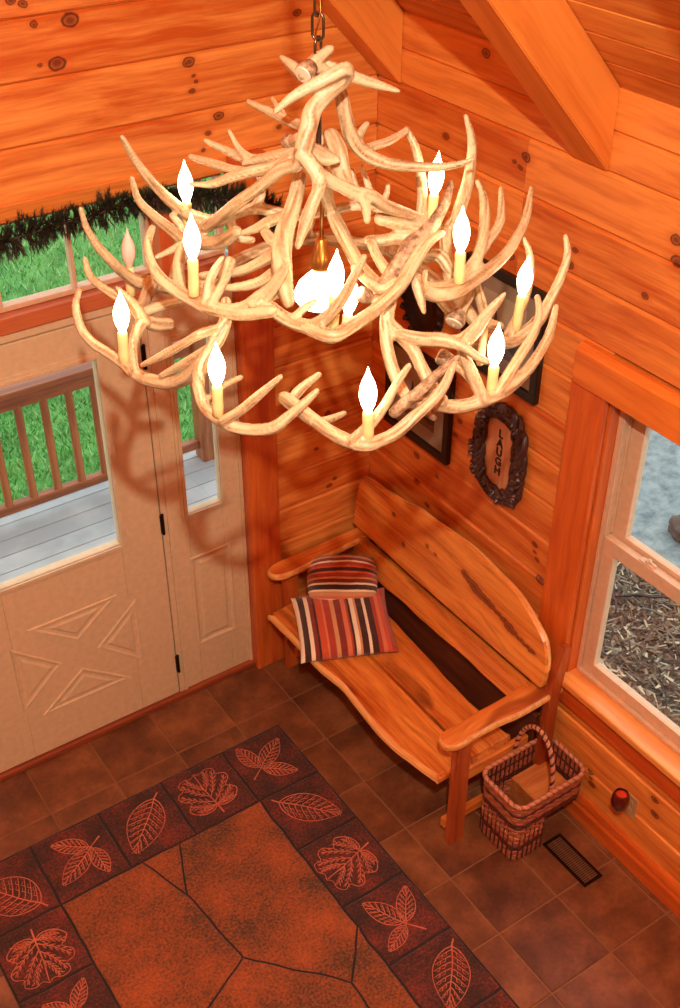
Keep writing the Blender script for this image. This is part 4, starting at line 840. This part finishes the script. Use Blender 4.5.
for k in range(64):
    o, q = lp(k/64+.01, 0); p = o.lerp(q, .02+.75*rnd.random()); a = math.atan2(p.y-cz, p.x-cy)+rnd.uniform(-.9, .9); d = V((math.cos(a), math.sin(a))); s = V((-d.y, d.x)); L = rnd.uniform(.020, .034)
    P_ = [(p.x+d.x*L*u+s.x*L*.34*v, p.y+d.y*L*u+s.y*L*.34*v, xx) for u, v, xx in ((-.6, 0, -.036), (-.2, .8, -.040), (.2, .9, -.040), (.8, 0, -.034), (.2, -.9, -.040), (-.2, -.8, -.040), (0, 0, -.052))]
    vs = [(x, y, z) for y, z, x in P_]+[(-.014, p.x, p.y)]
    b.add(vs, [[6, i, (i+1) % 6] for i in range(6)]+[[7, (i+1) % 6, i] for i in range(6)], smooth=False)
b.build('carved_leaves', M['vine'], sg)
for ch, z in zip('LAUGH', (1.580, 1.537, 1.494, 1.451, 1.408)):
    cu = bpy.data.curves.new('letter', 'FONT'); cu.body = ch; cu.size = .050; cu.extrude = .0012; cu.align_x = 'CENTER'; cu.align_y = 'CENTER'; cu.offset = .0016
    cu.materials.append(M['black']); tmp = bpy.data.objects.new('letter_curve', cu); COL.objects.link(tmp); bpy.context.view_layer.update(); me = bpy.data.meshes.new_from_object(tmp.evaluated_get(bpy.context.evaluated_depsgraph_get())); bpy.data.objects.remove(tmp); me.materials.clear(); me.materials.append(M['black']); o = bpy.data.objects.new('letter', me); COL.objects.link(o); o.parent = sg
    o.matrix_local = Matrix.Translation((-.0135, .003, z-1.50)) @ Matrix.Rotation(-math.pi/2, 4, 'Z') @ Matrix.Rotation(math.pi/2, 4, 'X')
# ---------------------------------------------------------------- evergreen garland
N = NT('garland_needles'); bt = N.attr(); M['needle'] = N.bsdf(N.ramp(bt, [(0, lin((44, 30, 22))), (.45, lin((66, 60, 40))), (.75, lin((56, 92, 60))), (1, lin((92, 140, 96)))]), .55)
path = [(-2.5, 2.47), (-2.1, 2.46), (-1.75, 2.475), (-1.55, 2.470), (-1.40, 2.482), (-1.25, 2.485), (-1.15, 2.495), (-1.0, 2.485), (-.88, 2.47), (-.75, 2.44), (-.62, 2.41), (-.555, 2.36), (-.54, 2.27), (-.545, 2.20)]
b = MB(); pp = cr([(x, -.075 if x < -.7 else -.10, z, 0) for x, z in path], .012)
b.tube([p[:3] for p in pp], .006, 6, att=.05)
for k, p in enumerate(pp):
    for s in range(7):
        a = rnd.uniform(0, 6.28); tw = V((rnd.uniform(-.5, .5), min(.05, math.cos(a)*.5-.25), math.sin(a))).normalized(); Lb = rnd.uniform(.030, .060)*(1.05+.75*noise.noise(V((p[0]*7, 3, 1)))); base = V(p[:3]); tipc = rnd.random()
        b.tube([base, base+tw*Lb], [.0035, .002], 3, cap=False, att=.1)
        for q in range(15):
            c = base+tw*Lb*(.15+.85*q/14)
            if c.y > -.02: c.y = -.02
            for sgn in (0, 1, 2):
                d = (tw*.8+V((rnd.uniform(-1, 1), rnd.uniform(-1, .4), rnd.uniform(-1, 1)))*.8).normalized()*rnd.uniform(.014, .026); e = c+d
                if e.y > -.016: e.y = -.016
                w = d.cross(V((.3, .5, .8)))  .normalized()*.0014; i = len(b.v)
                b.v += [tuple(c-w), tuple(c+w), tuple(e)]; b.f.append([i, i+1, i+2]); b.m.append(0); b.s.append(False)
                b.a.append(min(1, max(0, .25*rnd.random()+(.35 if q > 9 else 0)+(.3 if (tipc > .75 and p[0] > -1.1) else 0))))
tag(b.build('evergreen_garland', M['needle']), 'dark evergreen garland draped along the top of the window over the door', 'garland')
# ---------------------------------------------------------------- rug with leaf tiles
def rugmat(name, a, c, d, sc):
    N = NT(name); co = N.coord(); n1 = N.n('ShaderNodeTexNoise', i_Scale=sc, i_Detail=4.0, i_Roughness=.6); N.l(co, n1.inputs[0])
    n2 = N.n('ShaderNodeTexNoise', i_Scale=95.0, i_Detail=3.0); N.l(co, n2.inputs[0])
    f = N.math('ADD', N.math('MULTIPLY', n1.outputs[0], .52), N.math('MULTIPLY', n2.outputs[0], .52))
    return N.bsdf(N.ramp(f, [(.40, lin(a)), (.52, lin(c)), (.66, lin(d))]), .9, n2.outputs[0], .5, .003, Sheen_Weight=.2)
M['rd'] = rugmat('rug_border_pile', (44, 22, 16), (74, 32, 22), (124, 44, 28), 7)
M['ro'] = rugmat('rug_centre_pile', (70, 48, 24), (126, 64, 26), (164, 80, 30), 4.5)
M['rg'] = rugmat('rug_groove_pile', (24, 12, 10), (34, 16, 12), (44, 22, 16), 9)
M['rl'] = rugmat('rug_leaf_pile', (168, 84, 58), (188, 98, 68), (206, 116, 80), 9)
RX0, RX1, RY0, RY1 = -2.330, -.800, -2.86, -.418; Z0, Z1 = .0085, .0115
b = MB(); b.box(RX0, RX1, RY0, RY1, .0005, Z0, .004, mat=0)
def wob(p, amp=.006, fr=11): return (p[0]+amp*noise.noise(V((p[0]*fr, p[1]*fr, 1))), p[1]+amp*noise.noise(V((p[0]*fr, p[1]*fr, 7))))
def tilep(poly, mat, inset=.005):
    P = []; n = len(poly); c = (sum(p[0] for p in poly)/n, sum(p[1] for p in poly)/n)
    for i in range(n):
        a, q = poly[i], poly[(i+1) % n]; L = math.dist(a, q); m = max(2, int(L/.02))
        for k in range(m): t = k/m; P.append(wob((a[0]+(q[0]-a[0])*t, a[1]+(q[1]-a[1])*t)))
    def ins(d):
        out = []
        for i, p in enumerate(P):
            a, q = P[i-1], P[(i+1) % len(P)]; e = V((q[0]-a[0], q[1]-a[1])).normalized(); out.append((p[0]-e.y*d*sg_, p[1]+e.x*d*sg_))
        return out
    ar = sum(P[i][0]*P[(i+1) % len(P)][1]-P[(i+1) % len(P)][0]*P[i][1] for i in range(len(P))); sg_ = 1 if ar > 0 else -1
    r0, r1 = ins(inset), ins(inset+.004); n = len(P)
    vs = [(x, y, Z0-.001) for x, y in r0]+[(x, y, Z1) for x, y in r1]
    b.add(vs, [[i, (i+1) % n, n+(i+1) % n, n+i][::sg_] for i in range(n)]+[list(range(n, 2*n))[::sg_]], mat=mat)
XS = [-.803, -1.105, -1.415, -1.715, -2.025, -2.327]; YS = [-.421, -.757, -1.062, -1.398, -1.705, -2.015, -2.325, -2.60, -2.857]
for i in range(5):
    for j in range(8):
        if 0 < i < 4 and 0 < j < 7: continue
        tilep([(XS[i+1], YS[j+1]), (XS[i], YS[j+1]), (XS[i], YS[j]), (XS[i+1], YS[j])], 1)
IX0, IX1, IY0, IY1 = XS[4], XS[1], YS[7], YS[1]
a1, a2, a3, a4, a5 = (-1.59, -.999), (-1.544, -1.363), (-1.257, -1.682), (-1.756, -1.47), (-1.14, -1.548)
tr, tl, a6, a7, a8, a9 = (-1.50, IY1), (-1.666, IY1), (-1.27, -1.95), (-1.52, -2.16), (-1.88, -1.98), (IX0, -1.62)
for poly in ([(IX0, IY1), tl, a1, a2, a4, a9], [tl, tr, a1], [tr, (IX1, IY1), (IX1, -1.50), a5, a3, a2, a1], [(IX1, -1.50), (IX1, -2.05), a6, a3, a5], [a2, a3, a6, a7, a8, a4], [a9, a4, a8, (IX0, -2.15)],
             [a8, a7, (-1.55, IY0), (IX0, IY0), (IX0, -2.15)], [a7, a6, (IX1, -2.05), (IX1, IY0), (-1.55, IY0)]):
    tilep(poly, 2, .003)
LW = [.0026]
def stroke(pts, w=None):
    w = w or LW[0]; P = [V((x, y)) for x, y in pts]; n = len(P); vs = []
    for i, p in enumerate(P):
        e = (P[min(i+1, n-1)]-P[max(i-1, 0)]); e = e.normalized() if e.length > 0 else V((1, 0)); nn = V((-e.y, e.x)); ww = w*(1-.5*i/(n-1))
        for s, z in ((-1, Z1-.0006), (-.45, Z1+.0014), (.45, Z1+.0014), (1, Z1-.0006)): vs.append((p.x+nn.x*ww*s, p.y+nn.y*ww*s, z))
    fs = []
    for i in range(n-1):
        for j in range(3): fs.append([i*4+j, i*4+j+1, i*4+5+j, i*4+4+j])
    b.add(vs, fs, mat=3)
rl = random.Random(5)
def leaflet(base, tip, wr=.24, nv=8, out=True, stem=.0):
    B, T = V(base), V(tip); A = T-B; L = A.length; A.normalize(); S = V((-A.y, A.x))
    def pt(t, s): return (B.x+A.x*L*t+S.x*L*s, B.y+A.y*L*t+S.y*L*s)
    def wd(t): return wr*math.sin(math.pi*min(1, max(0, t))**.85)**.8 if 0 < t < 1 else 0
    if out:
        for sg_ in (1, -1): stroke([pt(stem+(1-stem)*k/18, sg_*wd(k/18)) for k in range(19)], LW[0]*1.1)
    stroke([pt(-.12 if stem == 0 else 0, .02)]+[pt(k/10, .015*math.sin(k*.6)) for k in range(11)], LW[0]*1.5)
    for sg_ in (1, -1):
        for k in range(nv):
            t0 = stem+(1-stem)*(k+.6)/(nv+1.0); t1 = min(.97, t0+.17); tt = (t1-stem)/(1-stem)
            p0 = (t0, 0); p1 = (t1, sg_*wd(tt)*.93); q = [pt(p0[0]+(p1[0]-p0[0])*u**1.25, p1[1]*u) for u in [i/5 for i in range(6)]]; stroke(q, LW[0])
            for u in (.35, .65):
                m = (p0[0]+(p1[0]-p0[0])*u**1.25, p1[1]*u); stroke([pt(*m), pt(m[0]+.055, m[1]+sg_*.002), pt(m[0]+.075, m[1]+sg_*wr*.18)], LW[0]*.75)
def lobed(base, centre, R):
    """broad lobed leaf: crinkled outline, veins fanning from the stem"""
    B, C_ = V(base), V(centre); A = (C_-B).normalized(); S = V((-A.y, A.x)); O = B+A*R*.22
    H = [(0, 0), (-.10, .12), (-.08, .34), (.10, .50), (.22, .48), (.34, .38), (.50, .52), (.66, .50), (.74, .36), (.90, .38), (.98, .24), (.93, .10), (1.0, 0)]
    P2 = lambda t, s: tuple(O+A*R*t*.80+S*R*s*.92)
    for sg_ in (1, -1): stroke(smooth_line([P2(t, s*sg_) for t, s in H], 4), LW[0]*1.1)
    stroke([tuple(B), tuple(O), P2(.5, .02), P2(.97, 0)], LW[0]*1.7)
    for (t0, t, s) in ((0, .02, .38), (.0, .26, .46), (.08, .60, .48), (.25, .86, .34), (.45, .93, .20)):
        for sg_ in (1, -1):
            p, q = V(P2(t0, 0)), V(P2(t, s*sg_)); d = (q-p).normalized(); L = (q-p).length; n_ = V((-d.y, d.x))
            stroke([tuple(p+(q-p)*k/5+n_*L*.05*sg_*math.sin(k*.63)) for k in range(6)], LW[0]*1.2)
            for k in range(1, 6):
                for g_ in (1, -1):
                    m = p+(q-p)*k/6+n_*L*.05*sg_*math.sin(k*.5); dd = (d+n_*g_*.8).normalized(); l = R*.085
                    stroke([tuple(m), tuple(m+dd*l*.6), tuple(m+dd*l+d*l*.3)], LW[0]*.85); stroke([tuple(m+dd*l*.5), tuple(m+dd*l*.5+d*l*.6)], LW[0]*.65)
def trif(stem, c, tips):
    stroke([stem, c], LW[0]*1.7)
    for t in tips: leaflet(c, t, .22, 7, True, .06)
trif((-1.065, -.644), (-1.004, -.602), [(-1.041, -.442), (-.848, -.494), (-.872, -.703)])
lobed((-1.261, -.722), (-1.268, -.60), .25)
leaflet((-1.480, -.488), (-1.672, -.705), .27, 9)
trif((-1.761, -.536), (-1.812, -.567), [(-1.951, -.470), (-1.985, -.681), (-1.800, -.725)])
leaflet((-2.090, -.705), (-2.270, -.500), .33, 9)
leaflet((-1.040, -.810), (-.845, -1.010), .26, 9)
lobed((-.838, -1.20), (-.95, -1.225), .25)
trif((-.888, -1.662), (-.938, -1.599), [(-1.030, -1.426), (-.838, -1.457), (-1.066, -1.660)])
leaflet((-.852, -1.775), (-1.020, -1.980), .27, 9)
lobed((-2.170, -.795), (-2.185, -.93), .25)
trif((-2.20, -1.16), (-2.17, -1.21), [(-2.085, -1.10), (-2.26, -1.12), (-2.12, -1.36)])
lobed((-2.13, -1.44), (-2.18, -1.56), .25); leaflet((-2.10, -1.76), (-2.26, -1.97), .27, 9)
lobed((-.85, -2.10), (-.95, -2.17), .25)
tag(b.build('leaf_rug', [M['rg'], M['rd'], M['ro'], M['rl']]), 'rectangular rug with leaf squares around an orange stone-look centre, on the tiled floor', 'rug')

# ---------------------------------------------------------------- antler chandelier
AX = V((-1.383, -1.691, 2.62))
ch = thing('antler_chandelier', tuple(AX), 'large two-tier antler chandelier with candle bulbs hanging from a chain', 'chandelier')
N = NT('antler_bone'); co = N.coord(); n1 = N.n('ShaderNodeTexNoise', i_Scale=14.0, i_Detail=5.0, i_Roughness=.6); N.l(co, n1.inputs[0]); n2 = N.n('ShaderNodeTexNoise', i_Scale=90.0, i_Detail=4.0); N.l(co, n2.inputs[0])
bt = N.attr()
f = N.math('ADD', N.math('ADD', N.math('MULTIPLY', n1.outputs[0], .22), N.math('MULTIPLY', n2.outputs[0], .18)), N.math('MULTIPLY', bt, .60))
c1 = N.ramp(f, [(.22, lin((104, 74, 48))), (.42, lin((168, 136, 98))), (.62, lin((206, 184, 146)))])
M['bone'] = N.bsdf(c1, .42, n2.outputs[0], .5, .004)
N = NT('antler_rough'); co = N.coord(); n1 = N.n('ShaderNodeTexNoise', i_Scale=60.0, i_Detail=6.0, i_Roughness=.7); N.l(co, n1.inputs[0])
c1 = N.ramp(n1.outputs[0], [(.36, lin((96, 70, 50))), (.47, lin((150, 118, 90))), (.62, lin((196, 168, 134)))])
M['rough'] = N.bsdf(c1, .55, n1.outputs[0], .8, .005)
ROUGH = {'lower_rough', 'right_spike'}
def antler(nm, strokes):
    b = MB(); sd = sum(map(ord, nm)) % 97; axis = []
    for st in strokes:
        P = cr([tuple(x/1000 for x in p) for p in st], .007); n = len(P); pts = [V(p[:3]) for p in P]; rs = [max(.0035, p[3]*.93) for p in P]; s_ = 0
        for i in range(n):
            t_ = (pts[min(i+1, n-1)]-pts[max(i-1, 0)]).normalized(); axis.append((pts[i].copy(), t_, rs[i], s_+sd*.1+len(axis)*0)); s_ += .007
        for e in (0, -1):     # rounded ends
            r = rs[e]; q = pts[e]; nb = pts[1 if e == 0 else -2]; d = (q-nb).normalized()
            ex = [(q+d*r*.5, r*.86), (q+d*r*.85, r*.5), (q+d*r*.97, r*.18)]
            for c, rr in ex:
                if e == 0: pts.insert(0, c); rs.insert(0, rr)
                else: pts.append(c); rs.append(rr)
        b.tube(pts, rs, 12)
    o = b.build('antler', M['rough'] if nm in ROUGH else M['bone'], ch)
    m = o.modifiers.new('r', 'REMESH'); m.mode = 'VOXEL'; m.voxel_size = .0042; m.use_smooth_shade = True
    s = o.modifiers.new('s', 'SMOOTH'); s.factor = .5; s.iterations = 3
    dg = bpy.context.evaluated_depsgraph_get(); me = bpy.data.meshes.new_from_object(o.evaluated_get(dg)); o.modifiers.clear(); o.data = me
    from mathutils.kdtree import KDTree
    kd = KDTree(len(axis)); fr = []
    for i, (p, t, r, s_) in enumerate(axis):
        kd.insert(p, i); u = t.cross(V((.31, .2, .93))).normalized(); fr.append((u, t.cross(u)))
    kd.balance(); gr = []
    for v in me.vertices:      # lengthwise ridges and grooves of the antler
        c, i, d = kd.find(v.co); p, t, r, s_ = axis[i]; u, w = fr[i]; q = (v.co-p); a = math.atan2(q.dot(w), q.dot(u))
        h = noise.noise(V((math.cos(a)*2.6, math.sin(a)*2.6, s_*11+sd))) + .6*noise.noise(V((math.cos(a)*6, math.sin(a)*6, s_*24+sd)))
        th_ = min(1, max(0, (r-.009)/.014)); gr.append(min(1, max(0, .60+.48*h-.16*th_)))
        v.co = v.co + v.normal*h*(.0007+.0016*th_)
    me.update()
    for v in me.vertices:      # grain, pearling and slow undulation
        c = v.co; k = noise.noise(V((c.x*9, c.y*9, c.z*9+sd))); amp = .0010 if nm not in ROUGH else .0022
        g = abs(noise.noise(V((c.x*60, c.y*60, c.z*60+sd))))*max(0, k+.15)*2.2 + .5*noise.noise(V((c.x*24, c.y*24, c.z*24+sd)))
        v.co = c + v.normal*g*amp
    if not me.materials: me.materials.append(M['bone'])
    at = me.attributes.get('bt')
    if at: me.attributes.remove(at)
    at = me.attributes.new('bt', 'FLOAT', 'POINT'); at.data.foreach_set('value', gr)
    for p in me.polygons: p.use_smooth = True
    return o
for nm, st in ANTLERS.items(): antler(nm, st)
M['cut'] = plain('sawn_antler_face', (232, 216, 192), .5)
for p, d, r in CUTS:
    p, d = V(p), V(d); T = Matrix.Translation(p) @ V((0, 0, 1)).rotation_difference(d).to_matrix().to_4x4()
    b = MB(); b.lathe([(r*.5, -.0035), (r*.9, -.003), (r*.97, 0)], T, 22); b.lathe([(r, 0), (r*1.08, .003), (r*1.1, .009), (r, .016), (r*.8, .03)], T, 22, mat=1, smooth=True)
    b.build('antler_butt', [M['cut'], M['rough']], ch)
WARM = (1.0, .80, .50)
M['lit'] = emit('lit_bulb', WARM, 22.0); M['unlit'] = plain('unlit_bulb', (244, 226, 212), .12, Transmission_Weight=.2)
M['sleeve'] = plain('candle_sleeve', (250, 230, 160), .45, Subsurface_Weight=.1)
for a, c, lit in CANDLES:
    A_, C_ = V(a), V(c); d = (C_-A_); L = d.length; rot = V((0, 0, 1)).rotation_difference(d.normalized()).to_matrix().to_4x4()
    T = Matrix.Translation(A_) @ rot; hs = L-.098
    b = MB(); b.lathe([(.009, -.004), (.0118, -.002), (.0118, hs*.3), (.0112, hs*.6), (.0116, hs-.003), (.0095, hs), (.006, hs+.001)], T, 18, smooth=True)
    s = b.build('candle_sleeve', M['sleeve'], ch)
    b = MB(); prof = [(.0065, hs-.002), (.0085, hs+.006), (.0135, hs+.018), (.0170, hs+.032), (.0178, hs+.042), (.0165, hs+.054), (.0125, hs+.068), (.0078, hs+.079), (.0040, hs+.088), (.0022, hs+.095), (.0008, hs+.100)]
    b.lathe(prof, T, 14, smooth=True); o = b.build('candle_bulb', M['lit'] if lit else M['unlit'], s)
    if not lit: o['label'] = 'unlit clear candle bulb'
# downlight in the middle
T = Matrix.Translation((-1.383, -1.691, 2.872)) @ Matrix.Rotation(.05, 4, 'X')
b = MB(); b.lathe([(.006, .155), (.012, .150), (.016, .130), (.0215, .118), (.023, .085), (.021, .080), (.019, .078)], T, 24, smooth=True); b.tube([T @ V((0, 0, .15)), T @ V((0, 0, .34))], .005, 8, smooth=True)
so = b.build('lamp_socket', M['brass'], ch)
b = MB(); b.lathe([(.016, .082), (.020, .072), (.034, .058), (.050, .040), (.058, .020), (.058, .008), (.050, -.003), (.028, -.009), (.001, -.011)], T, 28, smooth=True)
b.build('flood_bulb', emit('flood_bulb', (1.0, .82, .60), 12.0), so)
# support hub and rods tying the tiers together
b = MB(); b.tube([(-1.383, -1.691, 3.40), (-1.383, -1.691, 3.18)], .006, 8); b.lathe([(.004, 3.375), (.018, 3.38), (.020, 3.386), (.006, 3.392)], Matrix.Translation((-1.383, -1.691, 0)), 16)
b.build('hanging_stem', M['chain'], ch)
# chain
def link_mesh():
    b = MB(); pts = []; L, W = .026, .0125
    for k in range(28):
        a = 2*math.pi*k/28; pts.append((W*math.cos(a), 0, (L-W)*(1 if math.sin(a) > 0 else -1)*(1 if abs(math.sin(a)) > .05 else 0)+W*math.sin(a)))
    b.tube(pts, .0030, 8, closed=True, smooth=True); return b
lk = link_mesh().build('chain_link', M['chain'], ch); lk.location = V((0, 0, 3.415-2.62)); z = 3.415; i = 0; topz = 3.0+SL*1.383-.02
while z < topz-.05:
    z += .0455; i += 1; c = lk.copy(); COL.objects.link(c); c.parent = ch; c.location = V((0, 0, z-2.62)); c.rotation_euler = (0, 0, math.pi/2*(i % 2)+.5)
lk.rotation_euler = (0, 0, .5)
b = MB(); pts = [(-1.383+.006*math.cos(k*.9), -1.691+.006*math.sin(k*.9), 3.385+(topz-3.385)*k/60) for k in range(61)]; b.tube(pts, .0022, 6, smooth=True); b.build('lamp_cord', M['brass'], ch)
b = MB(); zt = 3.0+SL*1.383; b.lathe([(.001, zt-.07), (.02, zt-.065), (.055, zt-.035), (.065, zt-.01), (.065, zt+.06)], Matrix.Translation((-1.383, -1.691, 0)), 28, smooth=True); b.build('ceiling_canopy', M['metal'], ch)

# ---------------------------------------------------------------- light
w = bpy.data.worlds.new('sky'); scn.world = w; w.use_nodes = True
w.node_tree.nodes['Background'].inputs[0].default_value = (.93, .97, 1.0, 1); w.node_tree.nodes['Background'].inputs[1].default_value = 2.6
def point(loc, e, col, r):
    l = bpy.data.lights.new('lamp_or_fill', 'POINT'); l.energy = e; l.color = col; l.shadow_soft_size = r; o = bpy.data.objects.new('loft_lamp_or_fill', l); COL.objects.link(o); o.location = loc; return o
point((-2.60, -3.75, 4.75), 640, (1.0, .90, .74), .03)
point((-4.2, -3.2, 4.6), 6, (1.0, .88, .70), .25)  # added soft fill light, no fixture here
point((-2.6, -5.6, 4.9), 6, (1.0, .88, .70), .25)  # second added fill behind the camera, not a real lamp
# ---------------------------------------------------------------- camera
cam = bpy.data.cameras.new('camera'); co_ = bpy.data.objects.new('camera', cam); COL.objects.link(co_)
Rr = V((.82672816, -.56259238, .00321885)); Uu = V((.33185086, .49225816, .80470921)); Ff = V((.45430777, .66420758, -.59366045))
mm = Matrix((Rr, Uu, -Ff)).transposed().to_4x4(); mm.translation = V((-2.6889, -3.6834, 4.0600)); co_.matrix_world = mm
cam.sensor_fit = 'VERTICAL'; cam.sensor_height = 36.0; cam.lens = 1165.02*36.0/1008; cam.clip_start = .05
scn.camera = co_
scn.view_settings.view_transform = 'Standard'; scn.view_settings.look = 'None'; scn.view_settings.gamma = 1; scn.view_settings.use_curve_mapping = False
scn.view_settings.exposure = -0.42
scn.cycles.use_denoising = True; scn.cycles.max_bounces = 8; scn.cycles.sample_clamp_indirect = 8
